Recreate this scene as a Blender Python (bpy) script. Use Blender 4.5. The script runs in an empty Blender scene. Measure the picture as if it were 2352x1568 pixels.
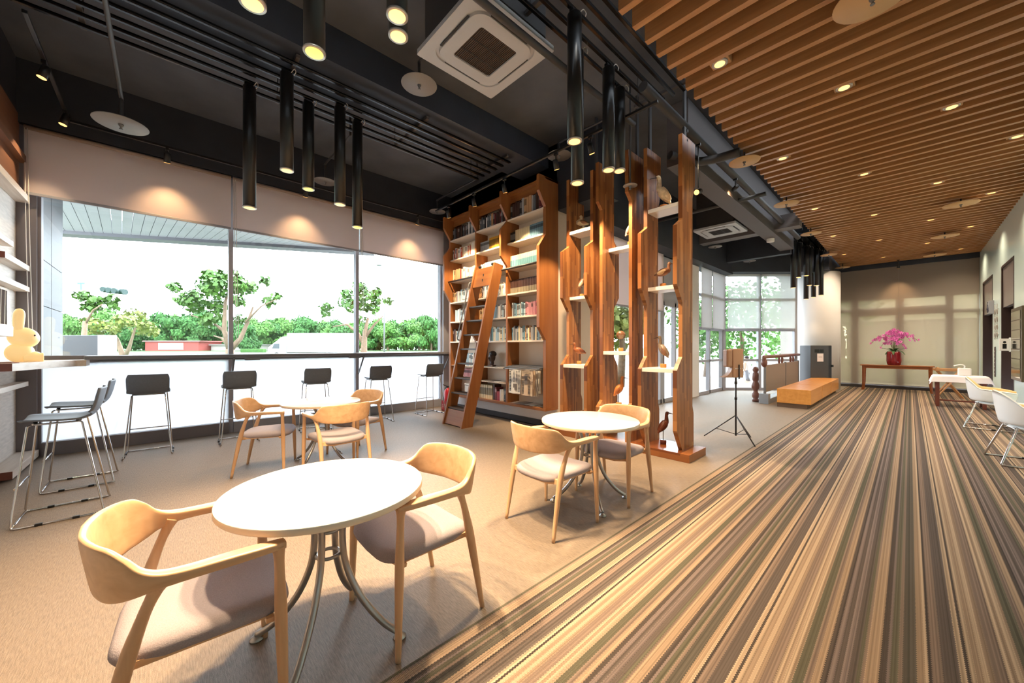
import bpy, bmesh, math, random
from mathutils import Vector, Matrix, Euler

scene = bpy.context.scene
COL = scene.collection
PI = math.pi
random.seed(7)

# ------------------------------------------------------------------ camera
cam_data = bpy.data.cameras.new('camera')
cam_data.sensor_width = 36.0
cam_data.lens = 36.0 * 857.0 / 2352.0
cam_data.shift_y = 12.0 / 2352.0
cam_data.clip_start = 0.05
cam_data.clip_end = 600
cam = bpy.data.objects.new('camera', cam_data)
cam.location = (0, 0, 1.38)
cam.rotation_euler = (PI / 2, 0, math.atan2(914, 857))
COL.objects.link(cam)
scene.camera = cam

# ------------------------------------------------------------------ sky, sun, exposure
world = bpy.data.worlds.new('overcast_sky')
scene.world = world
world.use_nodes = True
wb = world.node_tree.nodes['Background']
wb.inputs[0].default_value = (0.82, 0.91, 1.0, 1)
# bright overcast; brighter lobe added to light the floor at the corner windows
wnt = world.node_tree
wtc = wnt.nodes.new('ShaderNodeTexCoord')
wdot = wnt.nodes.new('ShaderNodeVectorMath')
wdot.operation = 'DOT_PRODUCT'
wdot.inputs[1].default_value = Vector((-0.62, 0.72, 0.3)).normalized()
wnt.links.new(wtc.outputs['Generated'], wdot.inputs[0])
wmr = wnt.nodes.new('ShaderNodeMapRange')
wmr.inputs['From Min'].default_value = 0.35
wmr.inputs['From Max'].default_value = 1.0
wmr.inputs['To Min'].default_value = 4.4
wmr.inputs['To Max'].default_value = 12.5
wnt.links.new(wdot.outputs['Value'], wmr.inputs['Value'])
wnt.links.new(wmr.outputs[0], wb.inputs[1])
sun_d = bpy.data.lights.new('sun', 'SUN')
sun_d.energy = 1.2
sun_d.angle = math.radians(4)
sun_d.color = (1.0, 0.95, 0.86)
sun = bpy.data.objects.new('sun', sun_d)
sun.rotation_euler = Vector((-0.62, 0.25, -0.75)).to_track_quat('-Z', 'Y').to_euler()
COL.objects.link(sun)

vs = scene.view_settings
vs.view_transform = 'Standard'
vs.look = 'None'
vs.gamma = 1.0
vs.use_curve_mapping = False
vs.exposure = 0.95
scene.cycles.max_bounces = 10
scene.cycles.transparent_max_bounces = 16
scene.cycles.sample_clamp_indirect = 6.0

WARM = (1.0, 0.74, 0.45)


def portal(name, loc, rot, sx, sy):
    d = bpy.data.lights.new(name, 'AREA')
    d.shape = 'RECTANGLE'
    d.size, d.size_y = sx, sy
    d.cycles.is_portal = True
    o = bpy.data.objects.new(name, d)
    o.location, o.rotation_euler = loc, rot
    COL.objects.link(o)


portal('daylight_opening', (-7.62, 1.85, 1.75), (0, -PI / 2, 0), 3.4, 6.2)
portal('daylight_opening', (-4.3, 9.6, 1.7), (0, -PI / 2, 0), 3.6, 6.6)


def spot(name, loc, target, watts, cone, blend=0.6, radius=0.04, color=WARM):
    d = bpy.data.lights.new(name, 'SPOT')
    d.energy = watts
    d.spot_size = math.radians(cone)
    d.spot_blend = blend
    d.shadow_soft_size = radius
    d.color = color
    o = bpy.data.objects.new(name, d)
    o.location = loc
    o.rotation_euler = (Vector(target) - Vector(loc)).to_track_quat('-Z', 'Y').to_euler()
    COL.objects.link(o)
    return o


# ------------------------------------------------------------------ materials
def lin(r, g=None, b=None):
    def f(c):
        c /= 255.0
        return c / 12.92 if c <= 0.04045 else ((c + 0.055) / 1.055) ** 2.4
    if g is None:
        r, g, b = r
    return (f(r), f(g), f(b), 1.0)


MATS = {}


def mat(name, rgb=(128, 128, 128), rough=0.5, metal=0.0, emit=0.0, emit_rgb=None, noise=0.0, nscale=20.0, stretch=(1, 1, 1), bump=0.0, spec=None):
    if name in MATS:
        return MATS[name]
    m = bpy.data.materials.new(name)
    m.use_nodes = True
    nt = m.node_tree
    b = nt.nodes['Principled BSDF']
    b.inputs['Base Color'].default_value = lin(rgb)
    b.inputs['Roughness'].default_value = rough
    b.inputs['Metallic'].default_value = metal
    if spec is not None:
        b.inputs['Specular IOR Level'].default_value = spec
    if emit:
        b.inputs['Emission Color'].default_value = lin(emit_rgb or rgb)
        b.inputs['Emission Strength'].default_value = emit
    if noise or bump:
        tc = nt.nodes.new('ShaderNodeTexCoord')
        mp = nt.nodes.new('ShaderNodeMapping')
        mp.inputs['Scale'].default_value = stretch
        nz = nt.nodes.new('ShaderNodeTexNoise')
        nz.inputs['Scale'].default_value = nscale
        nz.inputs['Detail'].default_value = 5
        nt.links.new(tc.outputs['Object'], mp.inputs[0])
        nt.links.new(mp.outputs[0], nz.inputs['Vector'])
        if noise:
            cr = nt.nodes.new('ShaderNodeValToRGB')
            c = lin(rgb)
            cr.color_ramp.elements[0].position = 0.3
            cr.color_ramp.elements[1].position = 0.7
            cr.color_ramp.elements[0].color = tuple(max(0, x * (1 - noise)) for x in c[:3]) + (1,)
            cr.color_ramp.elements[1].color = tuple(min(1, x * (1 + noise)) for x in c[:3]) + (1,)
            nt.links.new(nz.outputs['Fac'], cr.inputs[0])
            nt.links.new(cr.outputs[0], b.inputs['Base Color'])
        if bump:
            bp = nt.nodes.new('ShaderNodeBump')
            bp.inputs['Strength'].default_value = bump
            bp.inputs['Distance'].default_value = 0.01
            nt.links.new(nz.outputs['Fac'], bp.inputs['Height'])
            nt.links.new(bp.outputs[0], b.inputs['Normal'])
    MATS[name] = m
    return m


def node_mat(name):
    m = bpy.data.materials.new(name)
    m.use_nodes = True
    nt = m.node_tree
    nt.nodes.clear()
    out = nt.nodes.new('ShaderNodeOutputMaterial')
    MATS[name] = m
    return m, nt, out


def math_node(nt, op, a, b=None):
    n = nt.nodes.new('ShaderNodeMath')
    n.operation = op
    for i, v in enumerate((a, b)):
        if v is None:
            continue
        if isinstance(v, (int, float)):
            n.inputs[i].default_value = v
        else:
            nt.links.new(v, n.inputs[i])
    return n.outputs[0]


def glass_mat(name, tint=(0.97, 0.99, 0.99), gloss=0.06):
    m, nt, out = node_mat(name)
    t = nt.nodes.new('ShaderNodeBsdfTransparent')
    t.inputs[0].default_value = tint + (1,)
    g = nt.nodes.new('ShaderNodeBsdfGlossy')
    g.inputs['Roughness'].default_value = 0.01
    mx = nt.nodes.new('ShaderNodeMixShader')
    mx.inputs[0].default_value = gloss
    nt.links.new(t.outputs[0], mx.inputs[1])
    nt.links.new(g.outputs[0], mx.inputs[2])
    nt.links.new(mx.outputs[0], out.inputs[0])
    return m


def fabric_screen(name, rgb, through=0.3, transl=0.4, tint=(255, 255, 255)):
    """Roller blind fabric: part opaque weave, part translucent, part open holes."""
    m, nt, out = node_mat(name)
    d = nt.nodes.new('ShaderNodeBsdfDiffuse')
    d.inputs[0].default_value = lin(rgb)
    tl = nt.nodes.new('ShaderNodeBsdfTranslucent')
    tl.inputs[0].default_value = lin(rgb)
    tr = nt.nodes.new('ShaderNodeBsdfTransparent')
    tr.inputs[0].default_value = lin(tint)
    m1 = nt.nodes.new('ShaderNodeMixShader')
    m1.inputs[0].default_value = transl
    m2 = nt.nodes.new('ShaderNodeMixShader')
    m2.inputs[0].default_value = through
    nt.links.new(d.outputs[0], m1.inputs[1])
    nt.links.new(tl.outputs[0], m1.inputs[2])
    nt.links.new(m1.outputs[0], m2.inputs[1])
    nt.links.new(tr.outputs[0], m2.inputs[2])
    nt.links.new(m2.outputs[0], out.inputs[0])
    return m


def ramp_mat(name, stops, rough, build):
    """Principled material whose colour comes from build(nt, tc) -> socket through a ramp."""
    m, nt, out = node_mat(name)
    b = nt.nodes.new('ShaderNodeBsdfPrincipled')
    b.inputs['Roughness'].default_value = rough
    nt.links.new(b.outputs[0], out.inputs[0])
    tc = nt.nodes.new('ShaderNodeTexCoord')
    fac = build(nt, tc)
    cr = nt.nodes.new('ShaderNodeValToRGB')
    els = cr.color_ramp.elements
    els[0].position, els[0].color = stops[0][0], lin(stops[0][1])
    els[1].position, els[1].color = stops[-1][0], lin(stops[-1][1])
    for p, c in stops[1:-1]:
        e = els.new(p)
        e.color = lin(c)
    nt.links.new(fac, cr.inputs[0])
    nt.links.new(cr.outputs[0], b.inputs['Base Color'])
    return m, nt, b, cr, tc


def grain_mat(name, dark, light, axis='Z', rough=0.42, scale=9.0):
    """Straight grained veneer."""
    def build(nt, tc):
        mp = nt.nodes.new('ShaderNodeMapping')
        s = {'X': (0.06, 1, 1), 'Y': (1, 0.06, 1), 'Z': (1, 1, 0.06)}[axis]
        mp.inputs['Scale'].default_value = tuple(v * scale for v in s)
        nz = nt.nodes.new('ShaderNodeTexNoise')
        nz.inputs['Scale'].default_value = 3.0
        nz.inputs['Detail'].default_value = 7
        nz.inputs['Distortion'].default_value = 0.35
        nt.links.new(tc.outputs['Object'], mp.inputs[0])
        nt.links.new(mp.outputs[0], nz.inputs['Vector'])
        return nz.outputs['Fac']
    return ramp_mat(name, [(0.3, dark), (0.72, light)], rough, build)[0]


def stave_mat(name, tones, wide=0.032, long=0.42, u='Y', v='Z', rough=0.35):
    """Finger-jointed stave board: random toned strips of random length."""
    def build(nt, tc):
        sp = nt.nodes.new('ShaderNodeSeparateXYZ')
        nt.links.new(tc.outputs['Object'], sp.inputs[0])
        a = math_node(nt, 'FLOOR', math_node(nt, 'DIVIDE', sp.outputs[u], wide))
        w1 = nt.nodes.new('ShaderNodeTexWhiteNoise')
        w1.noise_dimensions = '1D'
        nt.links.new(a, w1.inputs['W'])
        b = math_node(nt, 'FLOOR', math_node(nt, 'ADD', math_node(nt, 'DIVIDE', sp.outputs[v], long), w1.outputs['Value']))
        cb = nt.nodes.new('ShaderNodeCombineXYZ')
        nt.links.new(a, cb.inputs[0])
        nt.links.new(b, cb.inputs[1])
        w2 = nt.nodes.new('ShaderNodeTexWhiteNoise')
        w2.noise_dimensions = '2D'
        nt.links.new(cb.outputs[0], w2.inputs['Vector'])
        return w2.outputs['Value']
    n = len(tones)
    return ramp_mat(name, [(i / max(1, n - 1), t) for i, t in enumerate(tones)], rough, build)[0]


# ------------------------------------------------------------------ mesh builder
class MB:
    def __init__(self):
        self.v, self.f, self.mi, self.sm = [], [], [], []
        self.cur, self.smooth = 0, False

    def add(self, vs, fs, smooth=None):
        o = len(self.v)
        self.v += [tuple(p) for p in vs]
        for f in fs:
            self.f.append([i + o for i in f])
            self.mi.append(self.cur)
            self.sm.append(self.smooth if smooth is None else smooth)
        return self

    def box(self, x0, x1, y0, y1, z0, z1, m=None):
        vs = [(x0, y0, z0), (x1, y0, z0), (x1, y1, z0), (x0, y1, z0), (x0, y0, z1), (x1, y0, z1), (x1, y1, z1), (x0, y1, z1)]
        if m is not None:
            vs = [m @ Vector(p) for p in vs]
        return self.add(vs, [(0, 3, 2, 1), (4, 5, 6, 7), (0, 1, 5, 4), (1, 2, 6, 5), (2, 3, 7, 6), (3, 0, 4, 7)], False)

    def cbox(self, x0, x1, y0, y1, z0, z1, c=0.004, m=None):
        """box with chamfered edges"""
        bm = bmesh.new()
        bmesh.ops.create_cube(bm, size=1)
        for v in bm.verts:
            v.co = Vector(((x0 + x1) / 2 + v.co.x * (x1 - x0), (y0 + y1) / 2 + v.co.y * (y1 - y0), (z0 + z1) / 2 + v.co.z * (z1 - z0)))
        bmesh.ops.bevel(bm, geom=list(bm.edges), offset=c, segments=2, affect='EDGES', profile=0.5)
        if m is not None:
            bmesh.ops.transform(bm, matrix=m, verts=bm.verts)
        return self.bm(bm)

    def bm(self, bm, smooth=False):
        bm.verts.index_update()
        self.add([v.co[:] for v in bm.verts], [[v.index for v in f.verts] for f in bm.faces], smooth)
        bm.free()
        return self

    def prism(self, pts, axis, a, b):
        """pts: 2D outline; axis: the extrusion axis; a, b its range."""
        def mk(p, t):
            return {'X': (t, p[0], p[1]), 'Y': (p[0], t, p[1]), 'Z': (p[0], p[1], t)}[axis]
        n = len(pts)
        vs = [mk(p, a) for p in pts] + [mk(p, b) for p in pts]
        fs = [list(range(n))[::-1], list(range(n, 2 * n))] + [(i, (i + 1) % n, n + (i + 1) % n, n + i) for i in range(n)]
        return self.add(vs, fs, False)

    def tube(self, path, r, n=10, closed=False, caps=True, smooth=True, flat=None):
        """sweep a circle (radius r or list of radii); flat=(a,b) scales the section"""
        P = [Vector(p) for p in path]
        m = len(P)
        R = r if isinstance(r, (list, tuple)) else [r] * m
        vs, fs = [], []
        up = None
        for i in range(m):
            if closed:
                t = P[(i + 1) % m] - P[i - 1]
            else:
                t = P[min(i + 1, m - 1)] - P[max(i - 1, 0)]
            t.normalize()
            if up is None:
                up = Vector((0, 0, 1)) if abs(t.z) < 0.9 else Vector((0, 1, 0))
            a = t.cross(up)
            if a.length < 1e-5:
                a = t.cross(Vector((1, 0, 0)))
            a.normalize()
            b = a.cross(t)
            up = b
            for k in range(n):
                q = 2 * PI * k / n
                fa, fb = flat or (1, 1)
                vs.append(P[i] + a * (math.cos(q) * R[i] * fa) + b * (math.sin(q) * R[i] * fb))
        rng = m if closed else m - 1
        for i in range(rng):
            for k in range(n):
                j = (i + 1) % m
                fs.append((i * n + k, i * n + (k + 1) % n, j * n + (k + 1) % n, j * n + k))
        self.add(vs, fs, smooth)
        if caps and not closed:
            o = len(self.v) - len(vs)
            self.f += [[o + k for k in range(n)], [o + (m - 1) * n + k for k in range(n)][::-1]]
            self.mi += [self.cur] * 2
            self.sm += [False] * 2
        return self

    def cyl(self, p0, p1, r0, r1=None, n=16, smooth=True):
        return self.tube([p0, p1], [r0, r0 if r1 is None else r1], n, smooth=smooth)

    def lathe(self, prof, n=24, c=(0, 0, 0), smooth=True, m=None):
        vs, fs = [], []
        for r, z in prof:
            for k in range(n):
                q = 2 * PI * k / n
                p = Vector((r * math.cos(q), r * math.sin(q), z))
                vs.append((m @ p if m is not None else p) + Vector(c))
        for i in range(len(prof) - 1):
            for k in range(n):
                fs.append((i * n + k, i * n + (k + 1) % n, (i + 1) * n + (k + 1) % n, (i + 1) * n + k))
        fs.append(list(range(n))[::-1])
        fs.append([(len(prof) - 1) * n + k for k in range(n)])
        return self.add(vs, fs, smooth)

    def ell(self, c, r, n=14, m=8, rot=None, smooth=True):
        vs, fs = [], []
        for i in range(m + 1):
            a = PI * i / m
            for k in range(n):
                q = 2 * PI * k / n
                p = Vector((r[0] * math.sin(a) * math.cos(q), r[1] * math.sin(a) * math.sin(q), r[2] * math.cos(a)))
                if rot is not None:
                    p = rot @ p
                vs.append(p + Vector(c))
        for i in range(m):
            for k in range(n):
                fs.append((i * n + k, (i + 1) * n + k, (i + 1) * n + (k + 1) % n, i * n + (k + 1) % n))
        return self.add(vs, fs, smooth)

    def grid(self, fn, nu, nv, smooth=True, wrap_u=False):
        vs = [fn(i, j) for i in range(nu) for j in range(nv)]
        fs = []
        for i in range(nu if wrap_u else nu - 1):
            for j in range(nv - 1):
                k = (i + 1) % nu
                fs.append((i * nv + j, k * nv + j, k * nv + j + 1, i * nv + j + 1))
        return self.add(vs, fs, smooth)

    def build(self, name, mats, parent=None, fix=True, merge=False):
        me = bpy.data.meshes.new(name)
        me.from_pydata(self.v, [], self.f)
        ms = mats if isinstance(mats, (list, tuple)) else [mats]
        for m in ms:
            me.materials.append(m)
        me.polygons.foreach_set('material_index', self.mi)
        me.polygons.foreach_set('use_smooth', self.sm)
        if fix:
            bm = bmesh.new()
            bm.from_mesh(me)
            if merge:
                bmesh.ops.remove_doubles(bm, verts=bm.verts, dist=1e-5)
            bmesh.ops.recalc_face_normals(bm, faces=bm.faces)
            bm.to_mesh(me)
            bm.free()
        me.update()
        o = bpy.data.objects.new(name, me)
        COL.objects.link(o)
        if parent is not None:
            o.parent = parent
        return o


def thing(name, label, cat, loc=(0, 0, 0), rot=0.0, group=None):
    o = bpy.data.objects.new(name, None)
    o.empty_display_size = 0.05
    o.location = loc
    o.rotation_euler = rot if isinstance(rot, (tuple, list, Euler)) else (0, 0, rot)
    COL.objects.link(o)
    return tag(o, label, cat, group)


def tag(o, label, cat, group=None):
    o['label'] = label
    o['category'] = cat
    if group:
        o['group'] = group
    return o


def struct(o, label=None):
    o['kind'] = 'structure'
    if label:
        o['label'] = label
    return o


def dup(root, loc, rot=0.0, label=None, group=None):
    """copy of a thing with copies of its parts and sub-parts (mesh data shared)"""
    r = root.copy()
    COL.objects.link(r)
    r.location = loc
    r.rotation_euler = rot if isinstance(rot, (tuple, list, Euler)) else (0, 0, rot)
    if label:
        r['label'] = label
    if group:
        r['group'] = group
    for ch in list(root.children):
        c = ch.copy()
        COL.objects.link(c)
        c.parent = r
        for g in list(ch.children):
            d = g.copy()
            COL.objects.link(d)
            d.parent = c
    return r


def catmull(pts, per=6):
    out = []
    n = len(pts)
    for i in range(n - 1):
        p0, p1, p2, p3 = pts[max(i - 1, 0)], pts[i], pts[i + 1], pts[min(i + 2, n - 1)]
        for k in range(per):
            t = k / per
            out.append(tuple(0.5 * (2 * b + (c - a) * t + (2 * a - 5 * b + 4 * c - d) * t * t + (3 * b - a - 3 * c + d) * t ** 3)
                             for a, b, c, d in zip(p0, p1, p2, p3)))
    out.append(tuple(pts[-1]))
    return out
# ================================================================== THE ROOM
# ---- floor finishes
def carpet_build(nt, tc):
    sp = nt.nodes.new('ShaderNodeSeparateXYZ')
    nt.links.new(tc.outputs['Object'], sp.inputs[0])
    # toothed woven edges: the yarn zigzags a little along the run
    zz = math_node(nt, 'MULTIPLY', math_node(nt, 'PINGPONG', math_node(nt, 'MULTIPLY', sp.outputs['Y'], 130), 1.0), 0.0045)
    x = math_node(nt, 'ADD', sp.outputs['X'], zz)
    return math_node(nt, 'FRACT', math_node(nt, 'ADD', math_node(nt, 'DIVIDE', x, 0.667), 0.779 + 10))


_S = [(0, 'c'), (28, 'k'), (48, 'c'), (75, 't'), (110, 'c'), (140, 't'), (168, 'u'), (235, 'c'), (255, 't'), (278, 'c'), (305, 't'), (325, 'o'), (385, 'u'), (420, 'n'), (465, 'k'), (500, 'l'), (530, 'b'), (560, 'l'),
      (600, 'b'), (640, 'o'), (660, 'u'), (682, 'n'), (755, 'k'), (790, 'l'), (810, 'o'), (850, 'u'), (870, 'e'), (945, 'n'), (985, 'c'), (1002, 'k'), (1020, 'u'), (1078, 'b')]
_C = {'c': (178, 154, 130), 'k': (80, 70, 64), 't': (150, 127, 107), 'u': (128, 109, 97), 'o': (95, 90, 75), 'n': (155, 131, 109), 'l': (119, 104, 99), 'b': (95, 84, 78), 'e': (89, 82, 73)}
STR = [(a / 1165.0, _C[k]) for a, k in _S]
M_CARPET, nt, b, cr, tc = ramp_mat('striped_carpet', STR, 0.95, carpet_build)
cr.color_ramp.interpolation = 'CONSTANT'
# single yarn lines inside each stripe
yn = nt.nodes.new('ShaderNodeTexNoise')
yn.noise_dimensions = '1D'
yn.inputs['Scale'].default_value = 95.0
yn.inputs['Detail'].default_value = 2.0
sx_ = nt.nodes.new('ShaderNodeSeparateXYZ')
nt.links.new(tc.outputs['Object'], sx_.inputs[0])
nt.links.new(sx_.outputs['X'], yn.inputs['W'])
yr = nt.nodes.new('ShaderNodeMapRange')
yr.inputs['From Min'].default_value = 0.3
yr.inputs['From Max'].default_value = 0.7
yr.inputs['To Min'].default_value = 0.72
yr.inputs['To Max'].default_value = 1.28
nt.links.new(yn.outputs['Fac'], yr.inputs['Value'])
ym = nt.nodes.new('ShaderNodeVectorMath')
ym.operation = 'SCALE'
nt.links.new(cr.outputs[0], ym.inputs[0])
nt.links.new(yr.outputs[0], ym.inputs['Scale'])
nt.links.new(ym.outputs[0], b.inputs['Base Color'])
b.inputs['Specular IOR Level'].default_value = 0.15
wv = nt.nodes.new('ShaderNodeTexWave')
wv.bands_direction = 'Y'
wv.inputs['Scale'].default_value = 55
wv.inputs['Distortion'].default_value = 1.0
nt.links.new(tc.outputs['Object'], wv.inputs['Vector'])
bp = nt.nodes.new('ShaderNodeBump')
bp.inputs['Strength'].default_value = 0.5
bp.inputs['Distance'].default_value = 0.006
nt.links.new(wv.outputs['Fac'], bp.inputs['Height'])
nt.links.new(bp.outputs[0], b.inputs['Normal'])


def beige_build(nt, tc):
    mp = nt.nodes.new('ShaderNodeMapping')
    mp.inputs['Scale'].default_value = (22, 210, 1)
    nt.links.new(tc.outputs['Object'], mp.inputs[0])
    n1 = nt.nodes.new('ShaderNodeTexNoise')
    n1.inputs['Scale'].default_value = 1.0
    n1.inputs['Detail'].default_value = 3.0
    nt.links.new(mp.outputs[0], n1.inputs['Vector'])
    return n1.outputs['Fac']


M_BEIGE, nt, b, cr, tc = ramp_mat('beige_woven_floor', [(0.3, (110, 95, 80)), (0.5, (128, 111, 94)), (0.7, (142, 125, 107))], 0.52, beige_build)
b.inputs['Specular IOR Level'].default_value = 0.45
n3 = nt.nodes.new('ShaderNodeTexNoise')
n3.inputs['Scale'].default_value = 340
nt.links.new(tc.outputs['Object'], n3.inputs['Vector'])
bp = nt.nodes.new('ShaderNodeBump')
bp.inputs['Strength'].default_value = 0.35
bp.inputs['Distance'].default_value = 0.006
nt.links.new(n3.outputs['Fac'], bp.inputs['Height'])
nt.links.new(bp.outputs[0], b.inputs['Normal'])

M_BLACK = mat('black_paint', (44, 48, 58), 0.6, noise=0.12, nscale=3)
M_SLAB = mat('dark_concrete_ceiling', (80, 84, 92), 0.85, noise=0.22, nscale=1.6)
M_WHITEWALL = mat('white_wall', (226, 221, 216), 0.7)
M_BEIGEWALL = mat('cream_wall', (226, 208, 188), 0.7)
M_FRAME = mat('grey_window_frame', (160, 160, 168), 0.45)
M_FRAMED = mat('dark_window_frame', (122, 116, 120), 0.5)
M_GLASS = glass_mat('window_glass')
M_STEEL = mat('grey_steel', (120, 120, 122), 0.4, 0.4)
M_CHROME = mat('chrome', (205, 202, 200), 0.14, 1.0)
M_BLKMETAL = mat('black_satin_metal', (20, 20, 21), 0.32)
M_DARKPIPE = mat('dark_painted_pipe', (58, 56, 57), 0.5)
M_WALLNUT = mat('dark_base', (60, 57, 58), 0.6)

m, nt, out = node_mat('frosted_glass')
tl = nt.nodes.new('ShaderNodeBsdfTranslucent')
tl.inputs[0].default_value = (0.5, 0.51, 0.52, 1)
tr = nt.nodes.new('ShaderNodeBsdfTransparent')
mx = nt.nodes.new('ShaderNodeMixShader')
mx.inputs[0].default_value = 0.26
nt.links.new(tl.outputs[0], mx.inputs[1])
nt.links.new(tr.outputs[0], mx.inputs[2])
nt.links.new(mx.outputs[0], out.inputs[0])
M_FROST = m

struct(MB().box(-8.0, -1.49, -1.4, 17.7, -0.06, 0.0).build('floor', M_BEIGE))
struct(MB().box(-1.49, 1.45, -1.4, 17.7, -0.06, 0.0).build('floor_carpet', M_CARPET))

# ---- ceilings
struct(MB().box(-7.7, -1.3, -1.5, 17.8, 4.87, 5.0).build('ceiling', M_SLAB))
struct(MB().box(-1.3, 1.6, -1.5, 17.8, 4.62, 4.74).build('ceiling_above_slats', M_BLACK))
M_SLAT = grain_mat('oak_slat', (164, 116, 74), (188, 138, 92), 'X', 0.3)
sl = MB()
for i in range(-5, 66):
    y = 2.72 + 0.222 * i
    sl.box(-1.63, 1.40, y, y + 0.058, 4.12, 4.36)
struct(sl.build('ceiling_slats', M_SLAT))
bk = MB().box(-1.55, 1.40, 1.0, 17.55, 4.37, 4.42)
struct(bk.build('ceiling_slat_backing', mat('brown_backing', (60, 38, 24), 0.8)))
# dark beams and soffits
bm_ = MB()
bm_.box(-4.95, -4.3, -1.4, 4.9, 4.48, 4.87)
struct(bm_.build('beam_middle', M_BLACK))
struct(MB().box(-7.62, -7.36, -1.4, 4.98, 4.10, 4.87).build('soffit_window', M_BLACK))
struct(MB().box(-7.6, -3.2, 4.95, 5.35, 3.72, 4.87).build('beam_back', M_BLACK))
struct(MB().box(-2.42, -2.12, 5.36, 12.28, 3.98, 4.86).build('beam_hall', mat('grey_brown_paint', (84, 76, 74), 0.6)))
struct(MB().box(-4.3, -3.75, 5.35, 12.9, 3.62, 4.87).build('soffit_side', M_BLACK))
cs = Vector((-4.07, 13.06))
cd = Vector((math.cos(math.atan2(914, 857)), math.sin(math.atan2(914, 857))))
cn = Vector((-cd.y, cd.x))
CH = lambda t, o: cs + cd * t + cn * o
pts = [CH(-0.35, -0.45), CH(2.6, -0.45), CH(2.6, 0.12), CH(-0.35, 0.12)]
struct(MB().prism([p[:] for p in pts], 'Z', 3.68, 4.87).build('soffit_corner', M_BLACK))
struct(MB().box(-3.75, -1.66, 10.2, 10.5, 4.05, 4.35).build('beam_cross', mat('grey_paint_beam', (104, 98, 98), 0.6)))
struct(MB().box(-3.75, -2.2, 12.3, 12.5, 3.9, 4.87).build('beam_cross_dark', M_BLACK))

# ---- walls
struct(MB().box(-8.0, 1.6, -1.5, -1.3, 0, 5.0).build('wall_left', mat('whitewashed_board', (214, 206, 198), 0.8, noise=0.12, nscale=6, stretch=(1, 1, 7))))
struct(MB().box(-7.36, 1.4, -1.3, -1.285, 4.2, 4.87).build('wall_left_upper', M_BLACK))
struct(MB().box(-7.62, -4.15, 4.95, 5.1, 0, 4.87).build('wall_back', M_BEIGEWALL))
struct(MB().box(-7.3, -4.15, 4.85, 4.95, 0.0, 0.36).box(-7.3, -4.15, 4.80, 4.85, 0, 0.0).build('wall_plinth', mat('pale_plinth', (216, 212, 210), 0.6)))
struct(MB().box(-7.3, -4.13, 4.835, 4.85, 0.0, 0.1).build('baseboard_back', M_WALLNUT))
ws = MB()
ws.box(-4.3, -4.15, 5.1, 6.55, 0, 4.87)
struct(ws.build('wall_side', M_BEIGEWALL))
struct(MB().box(-4.3, -4.05, 10.45, 10.98, 0, 3.7).build('wall_side_pier', M_WHITEWALL))
struct(MB().box(-4.3, -4.15, 6.55, 10.45, 3.6, 4.87).box(-4.25, -4.05, 10.98, 13.1, 3.68, 4.87).build('wall_side_upper', M_BLACK))
m, nt, b, cr, tc = ramp_mat('pale_green_glass_wall', [(0.0, (222, 246, 240)), (1.0, (228, 250, 244))], 0.12, lambda nt, tc: tc.outputs['Object'])
RW = MB()
for (a, b2) in ((-1.5, 12.2), (13.7, 14.98), (16.8, 17.7)):
    RW.box(1.4, 1.6, a, b2, 0, 4.87)
RW.box(1.4, 1.6, 12.2, 13.7, 3.17, 4.87).box(1.4, 1.6, 14.98, 16.8, 3.17, 4.87)
struct(RW.build('wall_right', m))
struct(MB().lathe([(0.6, 0), (0.6, 3.78)], 40, (-2.12, 15.87, 0)).build('column_round', M_WHITEWALL))
struct(MB().box(-1.75, 1.4, 17.42, 17.5, 4.0, 4.14).build('trim_far', M_BLACK))
struct(MB().box(-3.2, -1.86, 16.3, 17.6, 0, 3.78).box(-3.2, -1.86, 16.35, 17.6, 3.78, 3.79).build('wall_far_return', M_WHITEWALL))
struct(MB().box(-3.2, -1.72, 15.1, 17.6, 3.79, 4.86).build('soffit_column', M_BLACK))
struct(MB().box(-1.9, 1.5, 17.56, 17.7, 4.05, 4.87).build('wall_far_upper', M_BLACK))


# ---- glazing
def window(name, members, panes, fmat, pane_mats, label):
    r = bpy.data.objects.new(name, None)
    COL.objects.link(r)
    struct(r, label)
    fm = MB()
    for bx in members:
        fm.box(*bx)
    struct(fm.build('window_frame', fmat, r))
    for bx, pm in zip(panes, pane_mats):
        struct(MB().box(*bx).build('window_pane', pm, r))
    return r


XW = -7.5
MY = [-1.14, 0.81, 2.82, 4.76]
for i in range(3):
    a, b2 = MY[i], MY[i + 1]
    mem = [(XW - 0.1, XW + 0.02, a - 0.03, a + 0.03, 0.0, 4.1), 
           (XW - 0.1, XW + 0.015, a + .03, b2 - .03, 1.17, 1.265), (XW - 0.1, XW + 0.05, a + .031, b2 - .03, 0.0, 0.17), (XW - 0.1, XW + 0.015, a + .03, b2 - .03, 3.9, 4.1)]
    if i == 2:
        mem.append((XW - 0.1, XW + 0.02, b2 - 0.03, b2 + 0.03, 0.0, 4.1))
    window('window_%d' % (i + 1), mem, [(XW - 0.05, XW - 0.04, a + .03, b2 - .03, 1.265, 3.9), (XW - 0.05, XW - 0.04, a + .03, b2 - .03, 0.17, 1.17)],
           M_FRAMED if i == 0 else M_FRAME, [M_GLASS, M_FROST], 'tall window bay with clear glass above and frosted glass below')
struct(MB().box(XW - 0.12, XW + 0.06, -1.3, -1.14, 0, 4.1).build('trim_1', M_FRAMED))
struct(MB().box(XW - 0.12, XW + 0.10, 4.76, 4.95, 0, 4.1).build('trim_2', M_FRAME))

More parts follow.
